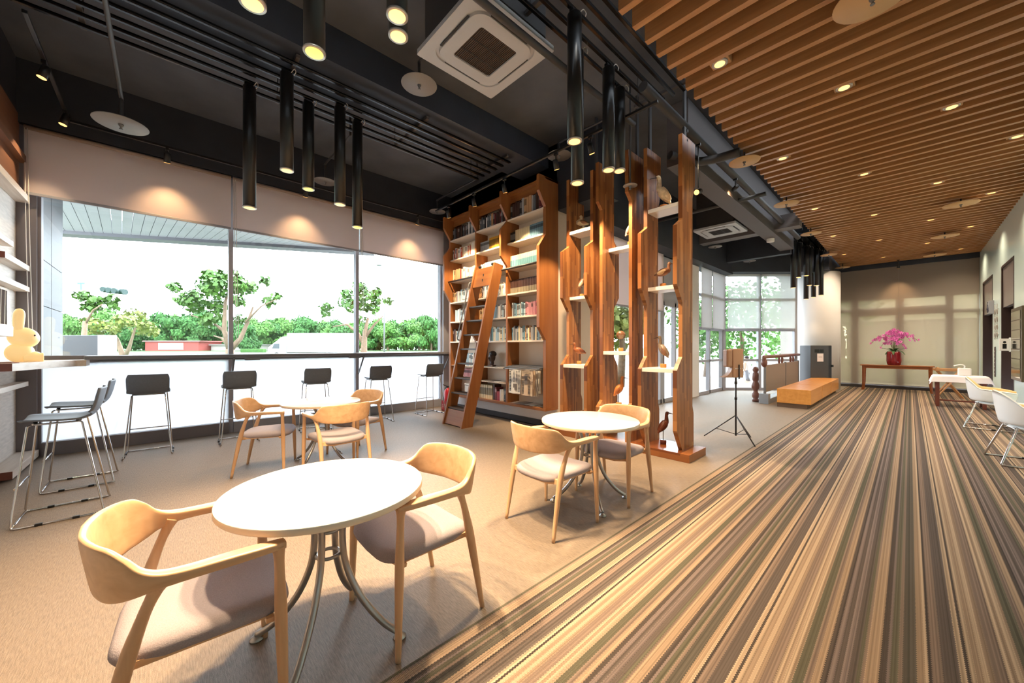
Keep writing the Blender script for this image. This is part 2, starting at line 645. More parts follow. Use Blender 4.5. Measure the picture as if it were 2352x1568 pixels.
XS = -4.2
posts = [6.55, 7.45, 8.9]
mem = [(XS - 0.05, XS + 0.05, 6.55, 6.61, 0, 3.62), (XS - 0.05, XS + 0.05, 8.84, 8.96, 0, 3.62), (XS - 0.05, XS + 0.05, 6.6, 8.9, 0, 0.1)]
window('window_4', mem, [(XS - 0.01, XS, 6.61, 8.84, 0.1, 3.62)], M_FRAME, [M_GLASS], 'full height window behind the wooden screen')
mem = [(XS - 0.05, XS + 0.05, 8.96, 9.06, 0, 2.5), (XS - 0.05, XS + 0.05, 10.35, 10.45, 0, 2.5), (XS - 0.05, XS + 0.05, 9.0, 10.4, 0, 0.1),
       (XS - 0.05, XS + 0.05, 9.0, 10.4, 2.4, 2.5), (XS - 0.05, XS + 0.05, 9.66, 9.74, 0, 2.5)]
dr = window('door_1', mem, [(XS - 0.01, XS, 9.06, 9.66, 0.1, 2.4), (XS - 0.01, XS, 9.74, 10.35, 0.1, 2.4)], M_FRAME, [M_GLASS, M_GLASS],
            'glazed double door behind the wooden screen')
struct(MB().box(XS - 0.05, XS + 0.05, 9.0, 10.45, 2.5, 3.62).build('window_panel_over_door', M_FRAME))
XV = -4.12
mem = [(XV - .05, XV + .05, 10.98, 11.05, 0, 3.7), (XV - .05, XV + .05, 11.85, 11.93, 0, 3.7), (XV - .05, XV + .05, 12.95, 13.08, 0, 3.7),
       (XV - .05, XV + .05, 11, 13, 0, .09), (XV - .05, XV + .05, 11, 13, .93, 1.0), (XV - .05, XV + .05, 11, 13, 1.87, 1.95), (XV - .05, XV + .05, 11, 13, 2.84, 2.91)]
window('window_5', mem, [(XV - .01, XV, 11.05, 11.85, 0.09, 3.7), (XV - .01, XV, 11.93, 12.95, 0.09, 3.7)], M_FRAME, [M_GLASS, M_GLASS],
       'corner window with a grey blind beside the white pier')
# chamfered corner glazing, built straight then turned
wr = bpy.data.objects.new('window_6', None)
COL.objects.link(wr)
struct(wr, 'large gridded corner window beyond the stair rail')
wr.location = (cs.x, cs.y, 0)
wr.rotation_euler = (0, 0, math.atan2(cd.y, cd.x))
fm = MB()
for t in (0.0, 1.13, 2.28):
    fm.box(t - .045, t + .045, -.05, .05, 0, 3.7)
for z0, z1 in ((0, .08), (.92, .99), (1.87, 1.95), (2.84, 2.92), (3.62, 3.7)):
    fm.box(0, 2.28, -.04, .04, z0, z1)
struct(fm.build('window_frame', M_FRAME, wr))
for t0, t1 in ((.05, 1.08), (1.18, 2.23)):
    struct(MB().box(t0, t1, -.01, 0.0, 0.08, 3.62).build('window_pane', M_GLASS, wr))
# far end glazing
YF = 17.62
mem = [(-1.86, -1.80, YF - .05, YF + .05, 0, 4.1), (-1.42, -1.20, YF - .05, YF + .05, 0, 4.1), (-.33, -.13, YF - .05, YF + .05, 0, 4.1),
       (.74, .91, YF - .05, YF + .05, 0, 4.1), (1.36, 1.42, YF - .05, YF + .05, 0, 4.1), (-1.86, 1.42, YF - .05, YF + .05, 0, .12),
       (-1.86, -1.3, YF - .05, YF + .05, 2.58, 2.68), (-1.3, .8, YF - .05, YF + .05, 2.42, 2.68), (.8, 1.42, YF - .05, YF + .05, 2.42, 2.52),
       (-1.86, 1.42, YF - .05, YF + .05, 2.95, 4.1)]
window('window_7', mem, [(-1.8, -1.42, YF - .01, YF, .12, 2.95), (-1.2, -.33, YF - .01, YF, .12, 2.95), (-.13, .74, YF - .01, YF, .12, 2.95), (.91, 1.36, YF - .01, YF, .12, 2.95)],
       M_FRAME, [M_GLASS] * 4, 'glazed end wall of the hall behind the pale blinds')
struct(MB().box(-1.86, 1.4, 17.44, 17.56, 0, 0.09).build('baseboard_far', M_WALLNUT))

# dark doorways in the right wall
M_DOOR = mat('dark_brown_door', (58, 44, 40), 0.4)
for k, (a, b2) in enumerate(((12.2, 13.7), (14.98, 16.8))):
    r = bpy.data.objects.new('door_%d' % (k + 2), None)
    COL.objects.link(r)
    struct(r, 'tall dark doorway in the pale glass wall')
    struct(MB().box(1.395, 1.9, a, a + .05, 0, 3.17).box(1.395, 1.9, b2 - .05, b2, 0, 3.17).box(1.395, 1.9, a, b2, 3.12, 3.17).build('door_frame', M_DOOR, r))
    struct(MB().box(1.85, 1.9, a, b2, 0, 3.17).build('door_leaf', mat('door_leaf_brown', (84, 66, 58), 0.35), r))
    struct(MB().box(1.42, 1.5, a + .05, b2 - .05, 2.25, 3.12).build('door_transom', mat('transom_grey', (122, 112, 108), 0.3), r))
    struct(MB().cyl((1.82, b2 - .25, .9), (1.82, b2 - .25, 1.3), .015).build('door_handle', M_CHROME, r))

# ---- roller blinds
M_BLIND = fabric_screen('brown_blind', (222, 208, 204), 0.0, 0.38)
M_BLINDG = fabric_screen('grey_blind', (222, 220, 220), 0.04, 0.42)
M_SHEER = fabric_screen('sheer_blind', (222, 226, 222), 0.46, 0.32)
M_FARBLIND = fabric_screen('cream_screen_blind', (172, 160, 150), 0.28, 0.24, (250, 242, 214))
BG = 'brown roller blinds over the big windows'
ords = ['nearest the wooden wall shelves', 'in the middle of the three', 'next to the bookcase']
for i in range(3):
    a, b2 = MY[i] - (.1 if i == 0 else 0), MY[i + 1]
    t = thing('roller_blind', 'brown roller blind half lowered over the window, ' + ords[i], 'blind', (-7.38, (a + b2) / 2, 3.24), 0, BG)
    h = (b2 - a) / 2 - .012
    MB().box(-.003, .003, -h, h, 0.03, .84).build('blind_fabric', M_BLIND, t)
    MB().cbox(-.012, .012, -h, h, 0.0, .035, .004).build('bottom_rail', M_FRAME, t)
    MB().cyl((0, -h, .82), (0, h, .82), .028).build('roller', mat('blind_roller', (150, 132, 120), .6), t)
    MB().tube([(.03, -h + .03, .8), (.034, -h + .05, -.6), (.03, -h + .07, -1.7), (.028, -h + .055, -1.76), (.026, -h + .04, -1.7), (.03, -h + .02, -.5), (.03, -h + .01, .8)], .004, 6).build('pull_cord', mat('cord_white', (224, 218, 212), .6), t)
for j, (a, b2, lb) in enumerate(((6.6, 7.44, 'grey beige roller blind behind the wooden screen over the plain glass'), (7.46, 8.9, 'wide grey beige blind behind the wooden screen, beside the glazed door'))):
    t = thing('roller_blind', lb, 'blind', (-4.1, (a + b2) / 2, 2.22))
    h = (b2 - a) / 2 - .008
    MB().box(-.003, .003, -h, h, 0.03, 1.4).build('blind_fabric', M_BLIND, t)
    MB().cbox(-.012, .012, -h, h, 0.0, .035, .004).build('bottom_rail', M_FRAME, t)
for j, (a, b2, lb) in enumerate(((11.02, 11.86, 'pale grey blind on the side window right beside the white pier'), (11.9, 12.98, 'pale grey blind on the side window nearest the corner'))):
    t = thing('roller_blind', lb, 'blind', (-4.0, (a + b2) / 2, 1.9))
    h = (b2 - a) / 2 - .012
    MB().box(-.003, .003, -h, h, 0.03, 1.8).build('blind_fabric', M_BLINDG, t)
    MB().cbox(-.012, .012, -h, h, 0.0, .03, .004).build('bottom_rail', M_FRAME, t)
for j, (t0, t1, lb) in enumerate(((.08, 1.1, 'sheer white blind on the corner window, the one away from the round column'), (1.16, 2.22, 'sheer white blind on the corner window, the one next to the round column'))):
    c = CH((t0 + t1) / 2, -.1)
    t = thing('roller_blind', lb, 'blind', (c.x, c.y, 1.93), math.atan2(cd.y, cd.x))
    h = (t1 - t0) / 2
    MB().box(-h, h, -.003, .003, 0.03, 1.75).build('blind_fabric', M_SHEER, t)
    MB().cbox(-h, h, -.012, .012, 0.0, .03, .004).build('bottom_rail', M_FRAME, t)
for j, (a, b2, lb) in enumerate(((-1.84, -.252, 'full length cream screen blind at the hall end, beside the round column'), (-.248, 1.395, 'full length cream screen blind at the hall end, beside the glass wall'))):
    t = thing('roller_blind', lb, 'blind', ((a + b2) / 2, 17.5, 0.1))
    h = (b2 - a) / 2
    MB().box(-h, h, -.003, .003, 0.03, 3.94).build('blind_fabric', M_FARBLIND, t)
    MB().cbox(-h, h, -.012, .012, 0.0, .03, .004).build('bottom_rail', M_FRAME, t)

# ---- window counter
t = thing('window_counter', 'narrow dark grey bar counter running along the big windows', 'counter', (0, 0, 0))
MB().cbox(-7.46, -7.12, -0.72, 4.92, 1.215, 1.262, .006).build('counter_top', mat('dark_grey_laminate', (116, 116, 120), .4), t)
MB().cyl((-7.18, -.6, 1.195), (-7.18, 4.8, 1.195), .012).build('rail', M_STEEL, t)
for y in (0.81, 2.82, 4.78):
    MB().tube([(-7.14, y, 1.215), (-7.42, y, .86)], .016, 8).build('bracket', M_STEEL, t)
for y0 in (.95, 2.55):
    MB().cbox(-7.2, -7.14, y0, y0 + .2, 1.165, 1.205, .004).build('socket_strip', M_STEEL, t)
# ================================================================== OUTSIDE
M_GRASS = mat('lawn_grass', (48, 86, 16), 0.9, noise=0.18, nscale=0.6)
struct(MB().box(-420, -8.0, -300, 420, -0.3, -0.22).build('lawn', M_GRASS))
struct(MB().box(-16, -8.0, -40, 60, -0.22, -0.16).build('pavement', mat('pale_paving', (120, 118, 117), .8, noise=.06, nscale=3)))
struct(MB().box(-8.0, 30, 17.75, 60, -0.22, -0.16).build('pavement_far', mat('pale_paving_far', (150, 148, 140), .8)))
struct(MB().box(-36, -23, -150, 200, -0.22, -0.2).build('road', mat('asphalt', (84, 83, 82), .8)))
M_STONE = mat('grey_granite', (78, 78, 83), .6, noise=.1, nscale=60)
sw = MB()
for i, x0 in enumerate((-9.75, -8.85)):
    for z0, z1 in ((-.2, .55), (.56, 1.95), (1.96, 2.6), (2.61, 3.9), (3.91, 5.2)):
        sw.box(x0 + .004, x0 + .88, -1.9, -1.22, z0, z1)
struct(sw.build('wall_outside', M_STONE))
# soffit of the eave, sloping away from the building
ev = MB()
PA, PB = Vector((-13.2, -1.9)), Vector((-10.0, 4.2))
n = 40
for i in range(n):
    p0, p1 = PA.lerp(PB, i / n), PA.lerp(PB, (i + .94) / n)
    q0, q1 = Vector((-7.6, -1.9 + 7.5 * i / n)), Vector((-7.6, -1.9 + 7.5 * (i + .94) / n))
    ev.add([(p0.x, p0.y, 4.0), (p1.x, p1.y, 4.0), (q1.x, q1.y, 4.12), (q0.x, q0.y, 4.12), (p0.x, p0.y, 4.1), (p1.x, p1.y, 4.1), (q1.x, q1.y, 4.22), (q0.x, q0.y, 4.22)],
           [(0, 1, 2, 3), (4, 7, 6, 5), (0, 4, 5, 1), (1, 5, 6, 2), (2, 6, 7, 3), (3, 7, 4, 0)])
struct(ev.build('roof_eave', mat('white_soffit', (176, 178, 180), .5)))
d = (PB - PA).normalized()
no = Vector((-d.y, d.x))
ed = MB()
for o0, o1, z0, z1 in ((0.0, .34, 3.93, 4.02), (.3, .34, 4.02, 4.4)):
    a, b2 = PA + no * o0, PB + no * o0
    c, e = PB + no * o1, PA + no * o1
    ed.prism([a[:], b2[:], c[:], e[:]], 'Z', z0, z1)
struct(ed.build('roof_gutter', mat('grey_gutter', (118, 118, 122), .5)))

M_SIGNSTONE = mat('dark_polished_stone', (52, 52, 56), .25)
t = thing('stone_wall_block', 'dark grey polished stone block with a white end outside the left window', 'wall block', (-13.5, -1.25, -.2), math.atan2(cd.y, cd.x))
MB().cbox(-1.3, .33, -.15, .15, 0, 1.85, .01).build('block', M_SIGNSTONE, t)
MB().cbox(.33, .46, -.16, .16, 0, 1.86, .01).build('end_cap', mat('white_stone_cap', (170, 170, 172), .5), t)


def leaf_mass(mb, c, r, n, ls, rng, shell=0.55, mix=None):
    for _ in range(n):
        while True:
            p = Vector((rng.uniform(-1, 1), rng.uniform(-1, 1), rng.uniform(-1, 1)))
            if shell < p.length <= 1:
                break
        q = Vector((c[0] + p.x * r[0], c[1] + p.y * r[1], c[2] + p.z * r[2]))
        nrm = (p + Vector((rng.uniform(-.7, .7), rng.uniform(-.7, .7), rng.uniform(-.2, .9)))).normalized()
        a = nrm.cross(Vector((rng.uniform(-1, 1), rng.uniform(-1, 1), rng.uniform(-1, 1)))).normalized()
        b = nrm.cross(a)
        L, W = ls * rng.uniform(.7, 1.25), ls * rng.uniform(.35, .55)
        tip = q + a * L - nrm * L * .15
        mb.add([q - a * L * .2, q + b * W + a * L * .4, tip, q - b * W + a * L * .4], [(0, 1, 2, 3)], True)


M_LEAF = mat('leaf_green', (72, 112, 36), .5, noise=.4, nscale=2.2)
M_LEAFY = mat('leaf_yellow_green', (122, 134, 58), .6, noise=.3, nscale=2.0)
M_LEAFD = mat('leaf_far_green', (58, 108, 46), .8, noise=.4, nscale=.35)
M_LEAFD2 = mat('leaf_far_light_green', (86, 132, 58), .8, noise=.35, nscale=.35)
M_BARK = mat('pale_bark', (136, 114, 94), .9, noise=.2, nscale=12)


def broad_tree(name, label, loc, trunk, twigs, clumps, ls, leaf, seed, cat='tree', group=None):
    """trunk/twigs: lists of (path, r0, r1); clumps: (centre, radius, leaves)"""
    rng = random.Random(seed)
    t = thing(name, label, cat, loc, 0, group)
    tb = MB()
    for path, r0, r1 in trunk + twigs:
        k = len(path)
        tb.tube(path, [r0 + (r1 - r0) * i / (k - 1) for i in range(k)], 8)
    tb.build('trunk', M_BARK, t)
    cb = MB()
    for c, r, nn in clumps:
        leaf_mass(cb, c, r, nn, ls, rng, .35)
    cb.build('foliage', leaf, t, fix=False)
    return t


RV = cd.to_3d()                                   # along the picture plane of the street, for trees set out facing the window
FV = Vector((-cd.y, cd.x, 0))


def tree_at(name, label, base, scale, zb, trunks, clumps, ls, leaf, seed, group=None):
    """trunks: list of ([(r, z)...], r0, r1); clumps: (r, z, radius, leaves), metres from the tree's foot"""
    rng = random.Random(seed + 99)
    cl = []
    for r, z, rad, nn in clumps:
        dpt = rng.uniform(-.6, .6) * scale
        cl.append(((RV.x * r + FV.x * dpt, RV.y * r + FV.y * dpt, z), (rad, rad, rad * .8), nn))
    tr = [([(RV.x * r + FV.x * q, RV.y * r + FV.y * q, z) for r, z, q in path], a, b) for path, a, b in trunks]
    return broad_tree(name, label, base, tr, [], cl, ls, leaf, seed, group=group)


def px_tree(cx, base_y, m, pts, n):
    return [((x - cx) * m, (base_y - y) * m, r * m, max(10, int(n * (r / 20.0) ** 2))) for x, y, r in pts]


k = .01634
tree_at('broadleaf_tree', 'large leaved spreading tree outside behind the window post between the first two panes', (-17.46, 1.84, -.2), 1, 0,
        [([(0, 0, 0), (.03, .8, .05), (0.02, 1.5, 0)], .17, .14), ([(0.02, 1.45, 0), (.35, 1.9, .1), (.62, 2.6, .15), (.75, 3.1, .2)], .11, .03),
         ([(0.02, 1.4, 0), (-.12, 2.2, -.1), (-.08, 3.2, -.1), (0, 3.9, 0)], .10, .03), ([(-.1, 2.1, 0), (-.8, 2.5, .2), (-1.7, 2.8, .3)], .06, .02),
         ([(0, 1.5, 0), (-.5, 1.9, .3), (-.9, 2.0, .4)], .06, .02), ([(.6, 2.5, 0), (1.2, 3.1, 0), (1.75, 3.35, 0)], .04, .012)],
        px_tree(527, 893, k, [(392, 688, 17), (408, 660, 14), (430, 700, 22), (462, 688, 26), (480, 655, 24), (505, 640, 24), (530, 634, 20), (520, 665, 28), (555, 662, 22),
                              (583, 660, 17), (632, 650, 11), (622, 676, 10), (598, 690, 16), (565, 695, 15), (495, 700, 22), (470, 738, 16), (495, 728, 18), (548, 733, 15), (545, 645, 17)], 100),
        .16, M_LEAF, 11)
k = .01984
tree_at('broadleaf_tree', 'smaller large leaved tree outside, in front of the tall street lamp', (-17.0, 6.74, -.2), 1, 0,
        [([(0, 0, 0), (-.05, 1.4, .02), (0.0, 2.2, 0), (.15, 2.9, 0)], .2, .06), ([(-.03, 1.7, 0), (-.4, 2.25, .1), (-.85, 2.6, .1), (-1.5, 2.5, .1)], .1, .02),
         ([(0, 2.0, 0), (.4, 2.6, .1), (.8, 3.0, .1)], .08, .02)],
        px_tree(838, 876, k, [(737, 716, 12), (758, 708, 14), (782, 690, 18), (805, 705, 16), (800, 675, 15), (822, 690, 18), (834, 662, 17), (850, 680, 20), (868, 690, 16), (872, 672, 13),
                              (889, 690, 10), (858, 706, 14), (838, 706, 16), (835, 735, 8), (868, 718, 9)], 100), .17, M_LEAF, 12)
k = .014
tree_at('broadleaf_tree', 'young tree with a thick pale trunk outside beside the granite wall', (-18.18, -1.84, -.2), 1, 0,
        [([(0, 0, 0), (-.02, 1.6, 0), (.05, 2.4, 0)], .085, .06), ([(.05, 2.3, 0), (.3, 2.75, 0), (.6, 2.95, 0)], .035, .015)],
        px_tree(192, 908, k, [(188, 678, 14), (205, 688, 15), (196, 702, 16), (234, 682, 12), (222, 692, 11), (240, 698, 8)], 110), .15, M_LEAF, 13)
k = .0187
tree_at('yellowing_tree', 'yellow green wide crowned tree outside right of the stone block', (-23.05, -1.2, -.2), 1, 0,
        [([(0, 0, 0), (0, 1.1, 0), (-.3, 1.9, 0), (-.7, 2.5, 0)], .14, .04), ([(0, 1.0, 0), (.25, 1.6, 0), (.5, 2.4, 0)], .09, .03)],
        px_tree(285, 880, k, [(250, 745, 22), (275, 730, 22), (300, 722, 22), (318, 738, 22), (340, 748, 18), (272, 758, 18), (298, 752, 22), (326, 760, 16), (236, 760, 16)], 110), .14, M_LEAFY, 14)

# the wood beyond the lawn: every tree on its own
rng = random.Random(5)


def wood_proto(leaf, seed):
    r = random.Random(seed)
    cb = MB()
    for _ in range(13):
        q = r.uniform(0, 6.28)
        d_ = r.uniform(.15, .62)
        zc = r.uniform(.14, .84)
        c = (math.cos(q) * d_ * (1.15 - .5 * zc), math.sin(q) * d_ * (1.15 - .5 * zc), zc)
        leaf_mass(cb, c, (.34, .34, .2), 260, .085, r, .3)
        cb.ell(c, (.24, .24, .13), 7, 5)
    return cb


protos = []
for i in range(4):
    t = thing('wood_tree', '', 'tree', (0, 0, 0))
    wood_proto(None, 40 + i).build('foliage', M_LEAFD if i % 2 else M_LEAFD2, t, fix=False)
    MB().cyl((0, 0, -.05), (0, 0, .5), .06, .04, 8).build('trunk', M_BARK, t)
    protos.append(t)
WOOD = [(150, 728, 80, 60), (190, 735, 84, 60), (232, 716, 88, 70), (280, 742, 80, 60), (330, 738, 90, 60), (374, 724, 86, 66), (415, 732, 92, 60), (452, 719, 88, 66), (497, 738, 95, 60), (548, 742, 80, 50),
        (578, 737, 90, 60), (618, 741, 94, 60), (655, 736, 90, 56), (690, 731, 88, 64), (730, 744, 92, 56), (768, 741, 90, 60), (805, 746, 96, 50), (835, 744, 90, 56), (872, 740, 86, 60), (910, 742, 92, 56), (944, 738, 88, 60),
        (972, 728, 84, 54), (1006, 750, 92, 54), (1040, 744, 92, 60)]
WOOD = WOOD + [(px + 19, py + 9, dd * .9, w * 1.1) for px, py, dd, w in WOOD]
used = set()
for i, (px, py, dd, w) in enumerate(WOOD):
    dd *= 2.0
    u = (px - 1176) / 857.0
    p = FV * dd + RV * (u * dd)
    top = 1.38 + dd * (796 - py) / 857.0 + 1.0
    wid = w * dd / 857.0 * .78
    k = i % 4
    o = protos[k] if k not in used else dup(protos[k], p)
    used.add(k)
    o.location = (p.x, p.y, -.25)
    o.rotation_euler = (0, 0, rng.uniform(0, 6))
    o.scale = (wid, wid, (top + .25) / .95)
    o['label'] = 'green tree in the dense wood beyond the lawn'
    o['group'] = 'trees of the wood beyond the lawn'
t = thing('clipped_hedge', 'long low clipped hedge on the lawn left of the white lorry', 'hedge', (-128, 19, -.22), math.atan2(cd.y, cd.x))
MB().cbox(-3.2, 3.2, -.8, .8, 0, 1.0, .15).build('hedge_body', mat('hedge_green', (64, 104, 44), .9, noise=.4, nscale=3), t)

# lorry
t = thing('lorry', 'white box lorry parked on the road beyond the lawn edge', 'truck', (-52.0, 14.7, -.22), math.atan2(cd.y, cd.x))
M_TW = mat('lorry_white', (214, 216, 218), .5)
MB().cbox(-3.4, 4.7, -1.2, 1.2, .9, 3.3, .04).build('cargo_box', M_TW, t)
MB().prism([(-5.8, .5), (-3.55, .5), (-3.55, 2.9), (-4.0, 2.85), (-5.0, 2.1), (-5.75, 1.5)], 'Y', -1.15, 1.15).build('cab', M_TW, t)
MB().prism([(-5.3, 1.35), (-4.35, 1.35), (-4.35, 2.0), (-5.0, 1.98)], 'Y', -1.17, 1.17).build('cab_window', mat('dark_glass', (70, 76, 84), .15), t)
MB().cbox(-3.6, 4.6, -.9, .9, .55, .9, .02).build('chassis', M_FRAMED, t)
for x in (-4.7, 1.9, 3.3):
    for y in (-1.05, 1.05):
        MB().tube([(x, y - .14, .45), (x, y + .14, .45)], .45, 18).build('wheel', mat('tyre', (40, 40, 42), .8), t)

M_RED = mat('red_brick_paint', (158, 72, 66), .7)
t = thing('red_hall', 'low red painted building with a white front beyond the lawn', 'building', (-196.5, 6.8, -.25), math.atan2(cd.y, cd.x))
t.scale = (1.9, 1.9, 1.25)
MB().box(-5.5, 5.2, -3, 3, 0, 2.9).build('wall', M_RED, t)
MB().box(-2.8, 2.2, -3.1, -2.95, .4, 2.4).build('front_panel', mat('white_front', (196, 186, 182), .6), t)
MB().prism([(-3.3, 2.9), (3.3, 2.9), (3.0, 3.15), (-3.0, 3.15)], 'X', -5.9, 5.6).build('roof', mat('pink_roof', (176, 104, 98), .6), t)
t = thing('red_pavilion', 'small red pavilion with a pale grey roof right of the low red building', 'building', (-182.5, 25.4, -.25), math.atan2(cd.y, cd.x))
t.scale = (1.75, 1.75, 1.25)
MB().box(-7, 4, -2, 2, 0, 1.7).build('wall', mat('pale_grey_wall', (160, 152, 148), .7), t)
MB().box(-7.3, 4.2, -2.3, 2.3, 1.7, 2.1).build('roof', mat('grey_roof', (128, 124, 122), .7), t)
MB().prism([(-.2, 1.9), (4.2, 1.9), (3.6, 3.0), (2.0, 3.5), (.4, 3.0)], 'Y', -2.35, -1.6).build('gable', M_RED, t)

t = thing('street_lamp', 'tall white street lamp pole outside the third window pane', 'street lamp', (-38.5, 17.35, -.22))
MB().cyl((0, 0, 0), (0, 0, 11.0), .1, .06, 10).build('pole', mat('lamp_pole_grey', (128, 128, 132), .5), t)
MB().tube([(0, 0, 9.6), tuple(RV * -.12 + Vector((0, 0, 10.1))), tuple(RV * -.4 + Vector((0, 0, 10.35)))], .04, 8).build('arm', M_TW, t)
MB().ell(tuple(RV * -.55 + Vector((0, 0, 10.32))), (.3, .3, .09)).build('lamp_head', mat('lamp_grey', (120, 124, 128), .4), t)

t = thing('traffic_light', 'horizontal dark green traffic light on an arm outside the left window', 'traffic light', (-21.9, -1.6, 3.65))
a = Vector((RV.x, RV.y, 0))
M_TL = mat('traffic_green', (40, 66, 62), .5)
MB().tube([tuple(a * -2.6 + Vector((0, 0, -3.85))), tuple(a * -2.6 + Vector((0, 0, .3))), tuple(a * -2.45 + Vector((0, 0, .38))), tuple(a * .1)], .035, 8).build('arm', mat('pale_pole', (190, 170, 160), .5), t)
MB().tube([tuple(a * -.1), tuple(a * .72 + Vector((0, 0, -.09)))], .13, 10, flat=(1, .9)).build('housing', M_TL, t)
for j in range(3):
    c = a * (.12 + .22 * j) - FV * .13 + Vector((0, 0, -.02 - .03 * j))
    MB().tube([tuple(c), tuple(c - FV * .16)], .105, 12).build('lens_hood', mat('dark_green_hood', (40, 66, 62), .5), t)
t = thing('road_sign', 'round white road sign with a blue bar pattern beside the traffic light', 'sign', tuple(Vector((-21.9, -1.6, 3.65)) + RV * -.95 - FV * .06 + Vector((0, 0, .13))), math.atan2(cd.y, cd.x))
MB().tube([(0, -.02, 0), (0, .02, 0)], .25, 24).build('disc', M_TW, t)
MB().box(-.15, .15, -.025, -.021, .08, .14).box(-.03, .03, -.025, -.021, -.15, .08).build('symbol', mat('sign_blue', (84, 112, 176), .5), t)
t = thing('street_name_sign', 'small turquoise street sign beside the granite wall', 'sign', (-19.6, -3.05, 2.05), math.atan2(cd.y, cd.x))
MB().cbox(-.32, .32, -.02, .02, -.1, .1, .01).build('plate', mat('sign_teal', (84, 150, 146), .5), t)
MB().cyl((0, 0.03, -2.25), (0, 0.03, .1), .03).build('post', M_STEEL, t)


def bicycle(loc, rot, label):
    t = thing('bicycle', label, 'bicycle', loc, rot, 'bicycles outside the frosted glass')
    g = mat('bike_frame_grey', (120, 124, 130), .5)
    for x in (-.5, .5):
        MB().tube([(x + .32 * math.cos(q * PI / 12), 0, .33 + .32 * math.sin(q * PI / 12)) for q in range(24)], .022, 6, closed=True).build('wheel', mat('tyre', (40, 40, 42), .8), t)
    MB().tube([(-.5, 0, .33), (-.15, 0, .75), (.35, 0, .78), (-.05, 0, .32), (-.5, 0, .33)], .02, 6).tube([(.5, 0, .33), (.35, 0, .8), (.3, 0, 1.0)], .02, 6).build('frame', g, t)
    MB().tube([(.25, -.25, 1.0), (.32, 0, 1.02), (.25, .25, 1.0)], .016, 6).build('handlebar', g, t)
    MB().ell((-.2, 0, .88), (.13, .08, .04)).build('saddle', M_FRAMED, t)


for i, (y, lb) in enumerate(((-.4, 'bicycle parked outside behind the frosted glass of the first bay, nearest the granite wall'), (.35, 'bicycle parked outside behind the frosted glass by the first window post'), (1.25, 'bicycle parked outside behind the frosted glass of the middle bay'), (4.1, 'bicycle parked outside behind the frosted glass of the last bay'))):
    bicycle((-8.75, y, -.16), .9 if i != 3 else 1.2, lb)

# greenery and buildings seen through the far windows
k = .02
for i, (px, py, dd, ww, hh, lb) in enumerate(((1424, 725, 13, 1.7, 1.5, 'bright leafy tree outside behind the middle of the wooden screen'), (1622, 745, 19, 2.6, 2.6, 'light green tree outside the side window beside the white pier'), (1700, 740, 20, 3.2, 3.2, 'bushy tree outside behind the left half of the corner window'),
                                            (1800, 745, 24, 4.2, 4.0, 'broad tree outside behind the right half of the corner window'), (1932, 745, 22, 2.4, 3.2, 'leafy tree outside the hall end window beside the round column'))):
    u = (px - 1176) / 857.0
    p = FV * dd + RV * (u * dd)
    zc = 1.38 + dd * (796 - py) / 857.0 + .2
    r2 = random.Random(60 + i)
    cl = []
    for _ in range(9):
        c = Vector((r2.uniform(-.6, .6) * ww, r2.uniform(-.6, .6) * ww, r2.uniform(-.5, .5) * hh))
        cl.append(((c.x, c.y, zc + c.z), (ww * .45, ww * .45, hh * .3), 190))
    broad_tree('garden_tree', lb, (p.x, p.y, -.2), [([(0, 0, 0), (.1, 0, zc * .6), (0, 0, zc)], .16, .06)], [], cl, .2, M_LEAFD2 if i != 0 else M_LEAFY, 70 + i)
t = thing('white_house', 'white house with a low gable outside the corner window', 'building', tuple(FV * 34 + RV * 24.5 + Vector((0, 0, -.2))), math.atan2(cd.y, cd.x))
MB().box(-3, 3, -2, 2, 0, 2.6).build('wall', M_TW, t)
MB().prism([(-3.4, 2.5), (3.4, 2.5), (0, 4.1)], 'Y', -2.3, 2.3).build('roof', mat('pale_roof', (226, 222, 216), .7), t)
for x in (-.9, .9):
    MB().box(x - .4, x + .4, -2.05, -1.95, 1.2, 1.9).build('window', mat('pale_window', (190, 190, 186), .3), t)
t = thing('low_house', 'cream house with a tiled roof outside the hall end windows', 'building', (.6, 32, -.2))
MB().box(-3.2, 3.6, -2, 2, 0, 3.1).build('wall', mat('cream_house', (180, 172, 150), .7), t)
MB().prism([(-3, 3.0), (3, 3.0), (0, 4.6)], 'X', -3.8, 4.2).build('roof', mat('grey_tile_roof', (150, 150, 140), .7), t)
for x in (-1.6, .8, 2.4):
    MB().box(x - .4, x + .4, -2.05, -1.98, .9, 2.1).build('window', mat('pale_window', (190, 190, 186), .3), t)
t = thing('green_hedge', 'low hedge outside the far end windows', 'hedge', (-.4, 23, -.16))
MB().cbox(-4, 4, -.4, .4, 0, 1.0, .1).build('hedge_body', mat('hedge_olive', (104, 120, 64), .9, noise=.3, nscale=4), t)
t = thing('box_hedge', 'low box hedge outside behind the wooden screen', 'hedge', (-7.4, 10.4, -.2), .3)
MB().cbox(-.5, .5, -1.6, 2.6, 0, .75, .1).build('hedge_body', mat('hedge_olive', (104, 120, 64), .9, noise=.3, nscale=4), t)
struct(MB().box(-30, -4.4, 5.2, 60, -0.2, -0.14).build('pavement_side', mat('pale_paving', (206, 202, 198), .8)))

